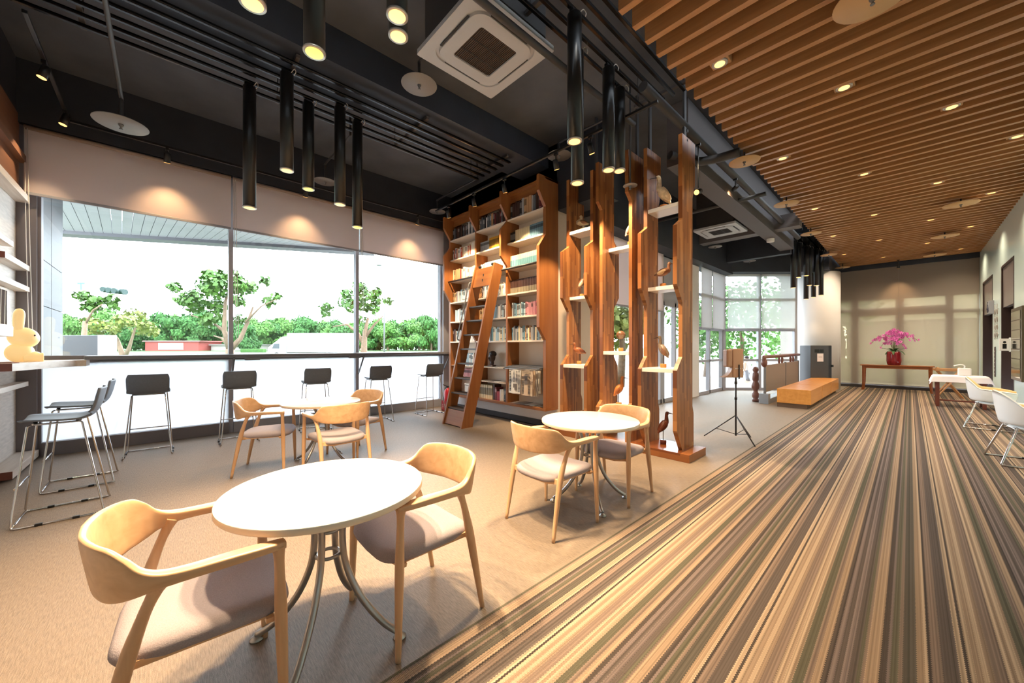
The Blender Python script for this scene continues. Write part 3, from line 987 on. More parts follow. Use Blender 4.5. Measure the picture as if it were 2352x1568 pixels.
# a passer-by outside the corner window
t = thing('person', 'person in a white top and grey trousers walking outside the corner window', 'person', tuple(FV * 15.2 + RV * (15.2 * .631) + Vector((0, 0, -.14))), 1.2)
vs_ = [(0, 0, .54), (0, .01, .74), (0, .02, .86), (0, .03, .93), (.07, 0, .52), (.09, .09, .28), (.09, .06, .04), (.09, .13, .02), (-.07, 0, .52), (-.09, -.06, .28), (-.09, -.16, .05), (-.09, -.09, .02),
       (.14, .02, .84), (.2, .06, .66), (.18, .14, .52), (-.14, .02, .84), (-.2, -.04, .66), (-.19, .02, .52), (0, .04, 1.0), (0, .05, 1.08)]
es_ = [(0, 1), (1, 2), (2, 3), (0, 4), (4, 5), (5, 6), (6, 7), (0, 8), (8, 9), (9, 10), (10, 11), (2, 12), (12, 13), (13, 14), (2, 15), (15, 16), (16, 17), (3, 18), (18, 19)]
rr = [.1, .095, .1, .05, .075, .05, .035, .03, .075, .05, .035, .03, .045, .035, .025, .045, .035, .025, .075, .07]
me = bpy.data.meshes.new('body')
me.from_pydata(vs_, es_, [])
body = bpy.data.objects.new('body', me)
COL.objects.link(body)
body.parent = t
sk = body.modifiers.new('skin', 'SKIN')
for i, q in enumerate(rr):
    me.skin_vertices[0].data[i].radius = (q, q)
me.skin_vertices[0].data[0].use_root = True
body.modifiers.new('sub', 'SUBSURF').levels = 1
me.materials.append(mat('skin', (214, 176, 152), .6))
MB().lathe([(.07, .46), (.11, .5), (.115, .6), (.12, .74), (.13, .84), (.07, .91)], 14).build('shirt', mat('white_shirt', (236, 236, 236), .8), t)
MB().tube([(.07, 0, .55), (.09, .09, .28), (.09, .06, .08)], [.085, .062, .05], 10).tube([(-.07, 0, .55), (-.09, -.06, .28), (-.09, -.155, .09)], [.085, .062, .05], 10).build('trousers', mat('grey_trousers', (130, 132, 140), .8), t)
MB().ell((0, .03, 1.085), (.083, .085, .07)).build('hair', mat('dark_hair', (50, 42, 40), .6), t)
# ================================================================== CHAIRS, TABLES, STOOLS
M_OAK = grain_mat('light_oak', (196, 153, 113), (219, 179, 138), 'Y', 0.4, 7)
M_OAKLEG = grain_mat('light_oak_leg', (194, 152, 114), (217, 177, 138), 'Z', 0.42, 9)
M_SEAT = mat('mauve_grey_fabric', (152, 142, 146), 0.9, noise=0.10, nscale=240, bump=0.25, spec=0.2)


def sup_round(fn_half, nz):
    pass


def make_armchair():
    t = thing('armchair', '', 'chair')
    # --- arm and back rail: one flowing horseshoe
    half = [(.264, .245, .652, .678, .046), (.272, .17, .653, .683, .056), (.277, .08, .652, .686, .056), (.279, -.02, .650, .686, .050), (.276, -.085, .644, .692, .044), (.267, -.128, .632, .712, .035),
            (.252, -.160, .619, .752, .029), (.230, -.190, .609, .780, .025), (.185, -.225, .602, .790, .024), (.10, -.259, .597, .793, .023), (0, -.270, .595, .794, .023)]
    c = catmull(half, 6)
    c = c + [(-a[0],) + tuple(a[1:]) for a in c[-2::-1]]
    n = len(c)
    rail = MB()
    K = 20

    def sect(i, k):
        x, y, zb, zt, th = c[i]
        p, q = c[min(i + 1, n - 1)], c[max(i - 1, 0)]
        tx, ty = p[0] - q[0], p[1] - q[1]
        L = math.hypot(tx, ty)
        nx, ny = -ty / L, tx / L            # inward/outward normal in plan
        a = 2 * PI * k / K
        ca, sa = math.cos(a), math.sin(a)
        e = 0.42
        px = math.copysign(abs(ca) ** e, ca) * th / 2
        pz = math.copysign(abs(sa) ** e, sa) * (zt - zb) / 2
        lean = pz * 0.16 * min(1, max(0, (zt - zb - .04) / .1))
        zc = (zt + zb) / 2
        ox = nx * px
        oy = ny * px
        # the back leans outward towards its top
        r = math.hypot(x, y) or 1
        return (x + ox + x / r * lean, y + oy + y / r * lean, zc + pz)
    rail.grid(lambda i, k: sect(i, k % K), n, K + 1)
    rail.f += [[k for k in range(K)], [(n - 1) * (K + 1) + k for k in range(K)]]
    rail.mi += [0, 0]
    rail.sm += [False, False]
    rail.build('arm_rail', M_OAK, t, merge=True)
    for s in (1, -1):
        fl = catmull([(s * .275, .243, 0), (s * .271, .238, .22), (s * .268, .233, .42), (s * .267, .229, .56), (s * .267, .227, .63), (s * .267, .225, .664)], 4)
        rr = catmull([(.0125,), (.0175,), (.0205,), (.0165,), (.018,), (.026,)], 4)
        MB().tube(fl, [q[0] for q in rr], 12).build('leg', M_OAKLEG, t)
        bl = catmull([(s * .252, -.245, 0), (s * .248, -.205, .22), (s * .247, -.165, .42), (s * .258, -.125, .56), (s * .266, -.10, .625), (s * .272, -.085, .66)], 4)
        rr = catmull([(.0125,), (.018,), (.022,), (.0165,), (.018,), (.026,)], 4)
        MB().tube(bl, [q[0] for q in rr], 12).build('leg', M_OAKLEG, t)
    fr = MB()
    for s in (1, -1):
        fr.prism([(-.16, .392), (.2, .392), (.2, .415), (-.16, .415)], 'X', s * .215 - .011, s * .215 + .011)
    fr.prism([(-.255, .405), (-.25, .385), (-.12, .362), (.12, .362), (.25, .385), (.255, .405)], 'Y', .19, .215)
    fr.prism([(-.24, .42), (-.236, .388), (-.12, .364), (.12, .364), (.236, .388), (.24, .42)], 'Y', -.178, -.158)
    fr.build('seat_frame', M_OAK, t)
    cu = MB()
    NA, rings = 40, [(0.0, 0), (.35, .0), (.65, .0), (.84, -.004), (.94, -.014), (.99, -.03), (1.0, -.045), (.97, -.06), (.88, -.068)]

    def seat_pt(i, j):
        a = 2 * PI * i / NA
        s, dz = rings[j]
        ca, sa = math.cos(a), math.sin(a)
        ex = .42
        x = math.copysign(abs(ca) ** ex, ca)
        y = math.copysign(abs(sa) ** ex, sa)
        wid = .255 - .018 * (1 - y) / 2 * 1.6
        X, Yy = x * wid * s, .03 + y * .25 * s
        saddle = .012 * (X / .25) ** 2 * 1.0 - .006 * (1 - min(1, (X / .25) ** 2)) + .004 * (Yy / .25)
        return (X, Yy, .452 + dz + saddle)
    cu.grid(seat_pt, NA, len(rings), True, True)
    cu.f.append([i * len(rings) + len(rings) - 1 for i in range(NA)])
    cu.mi.append(0)
    cu.sm.append(False)
    cu.build('seat_cushion', M_SEAT, t, merge=True)
    return t


CH_G = 'oak armchairs with mauve grey seats round the white tables'
chair0 = make_armchair()
chair0['group'] = CH_G
CHAIRS = [(-1.84, .098, -3.5, 'oak armchair at the lower left, its curved back turned to the wooden wall counter'),
          (-1.808, .997, 180, 'oak armchair on the far side of the nearest table, seat half under the top'),
          (-1.963, 2.261, -1.5, 'oak armchair seen from behind at the table before the wooden bird screen'),
          (-1.926, 3.151, 181, 'oak armchair standing between the wooden bird screen and its table'),
          (-5, .854, -24, 'oak armchair left of the table by the windows, beside the stools'),
          (-4.22, 1.39, 94, 'oak armchair at the window table, its back turned toward the wooden bird screen'),
          (-4.95, 1.87, 200, 'oak armchair behind the window table, in front of the bar stools')]
for i, (x, y, r, lb) in enumerate(CHAIRS):
    if i == 0:
        chair0.location, chair0.rotation_euler = (x, y, 0), (0, 0, math.radians(r))
        chair0['label'] = lb
    else:
        dup(chair0, (x, y, 0), math.radians(r), lb)

# --- round tables
M_TOP = mat('white_table_top', (246, 244, 238), 0.12)
M_EDGE = mat('table_edge_band', (232, 214, 190), 0.35)
M_SILVER = mat('silver_paint', (170, 168, 166), 0.32, 0.75)


def make_table():
    t = thing('round_table', '', 'table')
    MB().lathe([(.405, .6945), (.428, .6945), (.432, .699), (.432, .7175), (.429, .7225)], 64).build('edge_band', M_EDGE, t)
    MB().lathe([(.426, .712), (.4315, .7185), (.429, .7232), (.0, .7235)], 64).build('tabletop', M_TOP, t)
    for k in range(4):
        a = PI / 4 + k * PI / 2
        pr = catmull([(.175, .69), (.11, .645), (.072, .56), (.066, .46), (.085, .34), (.15, .2), (.25, .08), (.335, .022)], 5)
        path = [(r * math.cos(a), r * math.sin(a), z) for r, z in pr]
        lg = MB().tube(path, .0155, 12).build('leg', M_SILVER, t)
        MB().lathe([(.03, 0), (.03, .006), (.018, .014), (.014, .022)], 16, (.335 * math.cos(a), .335 * math.sin(a), 0)).build('foot_glide', M_SILVER, lg)
    for z in (.52, .40):
        MB().tube([(.05 * math.cos(q * PI / 12), .05 * math.sin(q * PI / 12), z) for q in range(24)], .0085, 8, closed=True).build('ring', M_SILVER, t)
    MB().cbox(-.19, .19, -.19, .19, .682, .6945, .004).build('mounting_plate', M_SILVER, t)
    return t


TG = 'round white tables on curved silver legs'
table0 = make_table()
table0.location = (-1.885, .575, 0)
table0.rotation_euler = (0, 0, math.radians(3))
tag(table0, 'nearest and largest round white table, between the two foreground oak chairs', 'table', TG)
dup(table0, (-1.985, 2.825, 0), math.radians(8), 'round white table in front of the wooden bird screen')
dup(table0, (-4.85, 1.405, 0), math.radians(-10), 'round table with a rosy reflection by the windows, three chairs around it')

# --- bar stools
M_SHELL = mat('charcoal_shell', (104, 112, 124), 0.55, noise=0.06, nscale=60)


def make_stool():
    """sitter looks along +Y; back at -Y"""
    t = thing('bar_stool', '', 'stool')
    prof = catmull([(.215, .792, .165), (.19, .800, .185), (.08, .793, .2), (-.06, .786, .2), (-.13, .796, .198), (-.178, .835, .196), (-.205, .905, .197), (-.222, .985, .197), (-.232, 1.035, .18)], 4)
    sh = MB()
    nn, W = len(prof), 13
    for off in (0, 1):
        def pt(i, j, off=off):
            y, z, w = prof[i]
            x = (j / (W - 1) * 2 - 1)
            sx = x * w
            up = .018 * abs(x) ** 2.5
            bend = .028 * abs(x) ** 2 if z > .83 else 0
            p, q = prof[min(i + 1, nn - 1)], prof[max(i - 1, 0)]
            ty, tz = p[0] - q[0], p[1] - q[1]
            L = math.hypot(ty, tz)
            ny, nz = -tz / L, ty / L
            th = .013 if off else 0
            flat = max(0, min(1, 1 - (z - .8) / .08))
            return (sx, y + bend + ny * th, z + up * flat + nz * th)
        sh.grid(pt, nn, W)
    N = nn * W
    for i in range(nn - 1):
        for j in (0, W - 1):
            sh.f.append([i * W + j, (i + 1) * W + j, N + (i + 1) * W + j, N + i * W + j])
    for j in range(W - 1):
        for i in (0, nn - 1):
            sh.f.append([i * W + j, i * W + j + 1, N + i * W + j + 1, N + i * W + j])
    ex = len(sh.f) - len(sh.mi)
    sh.mi += [0] * ex
    sh.sm += [True] * ex
    sh.build('seat_shell', M_SHELL, t)
    r = .0075
    for s in (1, -1):
        path = [(s * .155, .15, .77), (s * .165, .165, .76), (s * .215, .235, .03), (s * .218, .228, .009), (s * .225, .20, .0085), (s * .226, -.22, .0085), (s * .222, -.245, .012), (s * .215, -.238, .03), (s * .155, -.115, .76), (s * .145, -.1, .77), (s * .145, .14, .77)]
        MB().tube(path, r, 8).build('side_frame', M_CHROME, t)
        for y in (-.09, .1):
            MB().cbox(s * .225 - .012, s * .225 + .012, y - .02, y + .02, 0, .02, .003).build('floor_glide', M_BLKMETAL, t)
    MB().tube([(-.197, .218, .30), (.197, .218, .30)], r, 8).build('footrest', M_CHROME, t)
    MB().tube([(-.217, .232, .012), (.217, .232, .012)], r, 8).build('cross_bar', M_CHROME, t)
    for y in (.14, -.1):
        MB().tube([(-.15, y, .772), (.15, y, .772)], r, 8).build('cross_bar', M_CHROME, t)
    sp = MB()
    for x, y in ((-.13, .13), (.13, .13), (-.13, -.09), (.13, -.09)):
        sp.cyl((x, y, .765), (x, y, .79), .012, n=10)
    sp.build('shell_mount', M_BLKMETAL, t)
    return t


SG = 'charcoal bar stools on chrome sled frames'
stool0 = make_stool()
STOOLS = [(-4.82, -.595, 180, 'nearest charcoal bar stool, pulled up to the wooden counter on the left wall'),
          (-5.76, -.60, 180, 'charcoal bar stool second along the left wall counter, seen past the nearest one'),
          (-6.74, -.12, 88, 'charcoal bar stool at the first window bay, left of the first window post'),
          (-6.74, .82, 88, 'charcoal bar stool in front of the first window post, behind an oak armchair'),
          (-6.74, 1.86, 84, 'charcoal bar stool in the middle window bay, right behind the window table'),
          (-6.76, 2.92, 84, 'charcoal bar stool just right of the second window post'),
          (-6.78, 4.04, 90, 'charcoal bar stool at the far end of the windows, next to the red extinguisher')]
for i, (x, y, r, lb) in enumerate(STOOLS):
    if i == 0:
        stool0.location, stool0.rotation_euler = (x, y, 0), (0, 0, math.radians(r))
        tag(stool0, lb, 'stool', SG)
    else:
        dup(stool0, (x, y, 0), math.radians(r), lb)
# ================================================================== BOOKCASE, BOOKS, LADDER
M_CASE = grain_mat('cherry_veneer', (142, 86, 44), (162, 104, 56), 'Z', 0.4, 5)
M_CASEX = grain_mat('cherry_veneer_cross', (138, 84, 42), (158, 102, 54), 'X', 0.42, 5)
M_SHELF = mat('cream_shelf', (236, 220, 200), 0.45)
M_CASEIN = mat('cream_case_back', (232, 218, 200), 0.6)
BX = [-6.93, -6.0, -5.07, -4.14]
BF, BB, BPR = 4.62, 4.935, 4.46
ZS = [3.70, 3.27, 2.815, 2.345, 1.925, 1.493]
ZB, ZT = .355, 4.19
t = thing('bookcase', 'tall built-in cherry wood bookcase with cream shelves and jagged upright edges', 'bookcase', (0, 0, 0))
bc = t


def upright(x, prof, th, name):
    pts = [(BB, ZB), (BF, ZB)] + prof + [(BF if prof[-1][0] == BF else BPR, ZT), (BB, ZT)]
    return MB().prism(pts, 'X', x - th / 2, x + th / 2).build(name, M_CASE, t)


hi = [(BF, 3.70), (BPR, 3.93)]
upright(BX[3], [(BF, 1.49), (BPR, 1.70), (BPR, 3.03), (BF, 3.24)] + hi, .06, 'side_panel')
upright(BX[2], [(BF, 2.62), (BF, 2.85), (BPR, 3.02), (BPR, 3.5), (BF, 3.69), (BF, 3.72), (BPR, 3.95)], .045, 'divider')
upright(BX[1], [(BF, 1.49), (BPR, 1.72), (BPR, 2.5), (BF, 2.62), (BF, 3.72), (BPR, 3.95)], .045, 'divider')
upright(BX[0], [(BF, 2.36), (BPR, 2.6), (BPR, 3.35), (BF, 3.56), (BF, 3.72), (BPR, 3.95)], .06, 'side_panel')
MB().box(BX[0], BX[3], BB - .02, BB, ZB, ZT).build('back_panel', M_CASEIN, t)
MB().cbox(BX[0] - .03, BX[3] + .03, BF - .01, BB, ZT - .04, ZT, .003).build('top_board', M_CASEX, t)
MB().cbox(BX[0] - .03, BX[3] + .03, BF - .012, BB, ZB - .045, ZB, .003).build('bottom_board', M_CASEX, t)
MB().box(BX[0], BX[3], BF + .08, BF + .1, 4.02, ZT - .04).build('pelmet', M_CASEX, t)
for c in range(3):
    for z in ZS:
        MB().cbox(BX[c] + .024, BX[c + 1] - .024, BF - .005, BB - .02, z - .03, z, .003).build('shelf', M_SHELF, t)
for c, z in ((1, .98), (1, .70), (0, .98), (0, .70)):
    MB().cbox(BX[c] + .024, BX[c + 1] - .024, BF + .02, BB - .02, z - .012, z, .003).build('shelf', M_SHELF, t)
MB().cyl((BX[0] - .03, BF - .05, 2.79), (BX[3] + .02, BF - .05, 2.79), .018, n=10).build('ladder_rail', mat('dark_steel_rail', (70, 66, 66), .35, .7), t)

# --- books
PALET = {'black': (34, 32, 34), 'umber': (70, 46, 40), 'maroon': (110, 42, 46), 'slate': (92, 100, 108), 'cream': (232, 214, 176), 'ivory': (238, 228, 210), 'white': (238, 236, 232),
         'blue': (112, 146, 166), 'teal': (122, 170, 166), 'gold': (214, 160, 56), 'tan': (196, 152, 108), 'red': (196, 74, 56), 'pink': (202, 140, 146), 'grey': (168, 168, 170), 'paleblue': (176, 204, 216), 'rose': (176, 72, 88)}
M_PAGE = mat('paper_pages', (240, 232, 214), .8)
BOOKM = {k: mat('book_cover_' + k, v, .5) for k, v in PALET.items()}
BANDM = {k: mat('book_band_' + k, tuple(min(255, int(c * .55 + 105)) for c in v) if sum(v) < 330 else tuple(int(c * .6) for c in v), .5) for k, v in PALET.items()}
BANDM.update({'creamteal': mat('book_band_sea_blue', (104, 150, 158), .5), 'creamsky': mat('book_band_sky', (150, 186, 206), .5), 'umbercream': mat('book_band_cream', (222, 200, 158), .5)})
BOOKM.update({'creamteal': BOOKM['cream'], 'creamsky': BOOKM['ivory'], 'umbercream': BOOKM['umber']})
_bk = {}


def book_mesh(col, band):
    """unit book: spine toward -Y, X thickness 1, depth 1, height 1"""
    key = (col, band)
    if key in _bk:
        return _bk[key]
    b = MB()
    b.cur = 0
    b.box(-.5, -.42, -.42, .5, 0, 1).box(.42, .5, -.42, .5, 0, 1)
    b.add([(-.5, -.42, 0), (-.36, -.48, 0), (.36, -.48, 0), (.5, -.42, 0), (-.5, -.42, 1), (-.36, -.48, 1), (.36, -.48, 1), (.5, -.42, 1)],
          [(0, 1, 5, 4), (1, 2, 6, 5), (2, 3, 7, 6), (4, 5, 6, 7), (0, 3, 2, 1), (0, 4, 7, 3)], False)
    b.cur = 1
    b.box(-.42, .42, -.40, .46, .02, .975)
    if band:
        b.cur = 2
        for z0, z1 in {1: ((.62, .86),), 2: ((.0, .42),), 3: ((.12, .2), (.55, .9)), 4: ((.3, .8),), 5: ((.0, .62),), 6: ((.66, 1.0),)}[band]:
            b.add([(-.505, -.42, z0), (-.37, -.487, z0), (.37, -.487, z0), (.505, -.42, z0), (-.505, -.42, z1), (-.37, -.487, z1), (.37, -.487, z1), (.505, -.42, z1)],
                  [(0, 1, 5, 4), (1, 2, 6, 5), (2, 3, 7, 6)], False)
    o = b.build('book', [BOOKM[col], M_PAGE, BANDM[col]], fix=False)
    me = o.data
    bpy.data.objects.remove(o)
    _bk[key] = me
    return me


ORD = ['top', 'second', 'third', 'fourth', 'fifth', 'sixth']
CN = ['left', 'middle', 'right']
rb = random.Random(21)


def row(c, z, segs, where, x0=None, x1=None):
    """segs: (colour list, share of the row, height, band, uniform)"""
    xa, xb = (BX[c] + .03 if x0 is None else x0), (BX[c + 1] - .03 if x1 is None else x1)
    W = xb - xa
    x = xa + .006
    for cols, share, h, band, n in segs:
        w = W * share
        if cols is None:
            x += w
            continue
        if len(cols) > 1:
            n = int(round(n * 1.25))
            h *= 1.06
        ws = [rb.uniform(.75, 1.3) if len(cols) > 1 else 1 for _ in range(n)]
        s = w / sum(ws)
        for i in range(n):
            col = cols[0] if len(cols) == 1 else rb.choice(cols)
            bd = band if len(cols) == 1 else rb.choice((0, 0, 0, 1, 3))
            hh = h * (1 if len(cols) == 1 else rb.uniform(.86, 1.08))
            dp = rb.uniform(.16, .19)
            o = bpy.data.objects.new('book', book_mesh(col, bd))
            COL.objects.link(o)
            tw = ws[i] * s
            o.scale = (tw * .96, dp, hh)
            o.location = (x + tw / 2, BF + .05 + dp / 2, z)
            x += tw
            if len(cols) == 1:
                nm = {'blue': 'blue grey', 'paleblue': 'pale blue', 'umber': 'dark brown', 'maroon': 'dark red', 'creamteal': 'cream and sea blue', 'creamsky': 'ivory and sky blue', 'umbercream': 'brown and cream'}.get(col, col)
                lb = '%s spined book of a matching set on the %s, %s column' % (nm, where, CN[c])
                g = 'set of %s books on the %s, %s column' % (nm, where, CN[c])
            else:
                nm = {'blue': 'blue grey', 'paleblue': 'pale blue', 'umber': 'dark brown', 'maroon': 'dark red', 'creamteal': 'cream and sea blue', 'creamsky': 'ivory and sky blue', 'umbercream': 'brown and cream'}.get(col, col)
                lb = '%s spined book among mixed books on the %s, %s column' % (nm, where, CN[c])
                g = 'mixed books on the %s, %s column' % (where, CN[c])
            tag(o, lb, 'book', g)


DK = ['black', 'umber', 'slate', 'black', 'maroon']
LT = ['ivory', 'cream', 'white', 'tan', 'ivory', 'red']
WH = ['white', 'ivory', 'grey', 'white', 'paleblue']
SH = lambda i: ORD[i] + ' shelf'
row(2, ZS[0], [(['umber', 'black', 'umber'], .34, .28, 0, 4), (['grey', 'tan', 'white', 'slate'], .4, .29, 0, 5), (['maroon', 'umber'], .26, .29, 0, 5)], SH(0))
row(2, ZS[1], [(['black'], .15, .2, 4, 4), (['cream'], .42, .22, 0, 8), (['blue'], .43, .23, 1, 9)], SH(1))
row(2, ZS[2], [(['creamteal'], .98, .225, 5, 19)], SH(2))
row(2, ZS[3], [(['umbercream'], .98, .25, 2, 22)], SH(3))
row(2, ZS[4], [(None, .05, 0, 0, 0), (['blue', 'slate', 'paleblue', 'grey'], .4, .23, 0, 8), (['pink', 'rose', 'white', 'pink'], .43, .235, 0, 9), (['rose'], .1, .235, 1, 2)], SH(4))
row(2, ZS[5], [(None, .05, 0, 0, 0), (['slate', 'cream', 'grey', 'blue', 'tan'], .93, .235, 0, 19)], SH(5))
row(1, ZS[0], [(['ivory', 'black', 'slate', 'white', 'tan'], .5, .24, 0, 8), (['black', 'maroon', 'slate', 'umber'], .48, .25, 0, 9)], SH(0))
row(1, ZS[1], [(None, .05, 0, 0, 0), (['grey'], .32, .2, 1, 6), (['gold'], .33, .235, 4, 7), (['umber', 'tan'], .27, .24, 0, 4)], SH(1))
row(1, ZS[2], [(None, .06, 0, 0, 0), (['pink', 'ivory'], .16, .2, 0, 3), (['creamsky'], .6, .23, 6, 11), (['ivory'], .16, .2, 0, 3)], SH(2))
row(1, ZS[3], [(['tan', 'umber'], .14, .2, 0, 3), (WH, .82, .23, 0, 12)], SH(3))
row(1, ZS[4], [(['tan', 'cream'], .2, .2, 0, 4), (['white', 'grey', 'paleblue', 'umber'], .78, .24, 0, 13)], SH(4))
row(1, ZS[5], [(None, .3, 0, 0, 0), (['white', 'paleblue', 'ivory', 'teal', 'cream', 'umber'], .69, .25, 0, 11)], SH(5))
row(0, ZS[0], [(['black', 'umber', 'slate', 'black'], .6, .24, 0, 9), (['white', 'slate', 'black'], .39, .25, 0, 7)], SH(0))
row(0, ZS[1], [(LT, .97, .235, 0, 16)], SH(1))
row(0, ZS[2], [(['tan', 'cream'], .3, .22, 0, 5), (['red'], .07, .23, 0, 1), (['ivory', 'white', 'cream'], .6, .23, 0, 8)], SH(2))
row(0, ZS[3], [(['cream', 'tan'], .16, .22, 0, 3), (['white', 'ivory', 'grey', 'paleblue'], .82, .24, 0, 11)], SH(3))
row(0, ZS[4], [(None, .1, 0, 0, 0), (WH + ['umber'], .6, .25, 0, 9)], SH(4))
row(0, ZS[5], [(['tan', 'umber'], .16, .24, 0, 3), (WH, .3, .22, 0, 5), (None, .15, 0, 0, 0), (['white'], .3, .24, 0, 4)], SH(5))
row(1, ZB, [(['cream'], .48, .27, 4, 6), (None, .02, 0, 0, 0), (['umber', 'maroon'], .13, .26, 0, 2), (['rose', 'red'], .1, .18, 0, 2), (['white', 'slate', 'grey', 'ivory'], .25, .22, 0, 5)], 'bottom board')
row(0, .70, [(None, .45, 0, 0, 0), (['pink'], .5, .22, 1, 9)], 'lowest thin shelf')
row(0, .98, [(None, .4, 0, 0, 0), (['teal'], .12, .24, 0, 2), (['paleblue', 'white'], .36, .24, 0, 6)], 'upper thin shelf')
t = thing('storage_box', 'white storage box on the bottom of the bookcase behind the ladder', 'box', (-6.25, 4.77, ZB))
MB().cbox(-.17, .17, -.12, .12, 0, .22, .01).build('box_body', mat('white_card', (240, 238, 234), .6), t)
MB().cbox(-.175, .175, -.125, .125, .222, .26, .008).build('lid', mat('white_card', (240, 238, 234), .6), t)
t = thing('photo_frame', 'small framed picture on the fifth shelf, left column', 'frame', (-6.83, 4.78, ZS[4]), .1)
MB().cbox(-.06, .06, -.01, .01, 0, .25, .004).build('frame', M_CASEX, t)
MB().box(-.045, .045, -.013, -.0105, .02, .23).build('picture', mat('print_cream', (214, 200, 180), .6), t)
# magazines lying on the thin shelves and bottom board
rb2 = random.Random(3)
MAGC = [(214, 206, 200), (170, 164, 160), (120, 112, 110), (236, 232, 226), (196, 170, 146), (90, 84, 84)]
for c, z, n, lbl in ((1, .98, 5, 'magazine lying on the upper thin shelf, middle column'), (1, .70, 5, 'magazine lying on the lower thin shelf, middle column'), (2, ZB, 6, 'newspaper lying on the bottom board under the newspaper rack')):
    for i in range(n):
        o = MB().cbox(-.11, .11, -.14, .14, 0, .006, .002)
        o = o.build('magazine', mat('magazine_cover_%d' % (i % 6), MAGC[i % 6], .45))
        o.location = (BX[c] + .16 + (BX[c + 1] - BX[c] - .3) * i / (n - 1), BF + .17, z + .001 + (i % 2) * .0075)
        o.rotation_euler = (0, 0, rb2.uniform(-.15, .15))
        tag(o, lbl, 'magazine', lbl.replace('magazine lying', 'magazines lying').replace('newspaper lying', 'newspapers lying'))
# dark carved head bookend on the middle column
t = thing('head_sculpture', 'dark brown carved head sculpture on the upper thin shelf beside the ladder', 'sculpture', (-5.66, 4.76, .98))
t.scale = (.8, .8, .8)
M_CARV = mat('dark_carved_wood', (70, 52, 46), .45, noise=.25, nscale=14)
MB().cbox(-.09, .09, -.06, .06, 0.01, .05, .008).build('base', M_CARV, t)
MB().ell((0, 0, .24), (.1, .085, .13)).ell((-.01, -.08, .22), (.02, .03, .035)).ell((0, 0, .1), (.06, .05, .08)).build('head', M_CARV, t)
MB().ell((.01, .02, .32), (.11, .09, .08)).build('hair', mat('darker_carved_wood', (48, 38, 36), .5), t)

# newspaper rack with hanging papers
t = thing('newspaper_rack', 'metal newspaper rack fixed in the right column of the bookcase', 'rack', (-4.605, 4.72, 1.0))
for s in (-1, 1):
    MB().cbox(s * .40 - .008, s * .40 + .008, -.24, .15, -.02, .0, .003).build('arm', M_STEEL, t)
MB().cyl((-.4, -.22, -.01), (.4, -.22, -.01), .007, n=8).cyl((-.4, .13, -.01), (.4, .13, -.01), .007, n=8).build('crossbar', M_STEEL, t)
NP = [mat('newsprint_white', (236, 232, 226), .8), mat('newsprint_buff', (214, 190, 164), .8), mat('newsprint_grey', (200, 194, 188), .8)]
M_INK = mat('print_ink', (64, 60, 60), .8)
M_INK2 = mat('photo_ink', (120, 112, 108), .8)
for i in range(6):
    y = 4.55 + .045 * i
    n = thing('newspaper', ['white front newspaper hanging at the front of the rack, columns of black print', 'second newspaper hanging in the rack, just behind the front one', 'third newspaper back in the rack', 'fourth newspaper back in the rack', 'fifth newspaper back in the rack', 'rearmost newspaper hanging in the rack'][i], 'newspaper', (-4.605 + (.01 if i % 2 else -.005), y, 1.0 + .006 * i), 0, 'newspapers hanging in the metal rack')
    MB().cbox(-.43, .43, -.011, .011, .0, .022, .004).build('holder_stick', M_DARKPIPE if i % 2 else M_STEEL, n)
    x0, x1 = (-.31, .27) if i < 2 else (-.3, .3)
    for k, (a, b2, m) in enumerate(((x0, -.01, NP[0]), (0.0, x1, NP[1])) if i == 0 else ((x0, x1, NP[i % 3]),)):
        g = MB()
        h = -.44 - .02 * (i % 3) - .015 * k
        for sd in (-.004, .004):
            g.grid(lambda p, q, sd=sd: (a + (b2 - a) * p / 6 + .012 * (q / 5) * (1 if k else -.4), sd * (1 + q * .9) + .006 * math.sin(p * 1.4 + i + q * .3), h * q / 5 + .001), 7, 6)
        pg = g.build('page', m, n, fix=False)
        if i == 0:
            ink = MB()
            rr = random.Random(30 + k)
            yb = -.0165 - .006
            if k == 0:
                for q in range(13):
                    ink.box(-.285, -.245, yb, yb + .002, -.40 + q * .027, -.40 + q * .027 + .018)
                for q in range(16):
                    for cx_ in (-.17, -.1, -.045):
                        if not (q < 7 and cx_ < -.08):
                            ink.box(cx_ - .02, cx_ + .02, yb, yb + .002, -.40 + q * .023, -.40 + q * .023 + .009)
            else:
                for q in range(4):
                    ink.box(.02, .24, yb, yb + .002, -.09 + q * .016, -.09 + q * .016 + .006)
                for q in range(15):
                    for cx_ in (.05, .2):
                        ink.box(cx_ - .025, cx_ + .025, yb, yb + .002, -.42 + q * .02, -.42 + q * .02 + .008)
            ink.build('print', M_INK, n)
            (MB().box(-.19, -.09, yb, yb + .002, -.38, -.27) if k == 0 else MB().box(.09, .165, yb, yb + .002, -.26, -.12)).build('photograph', M_INK2, n)

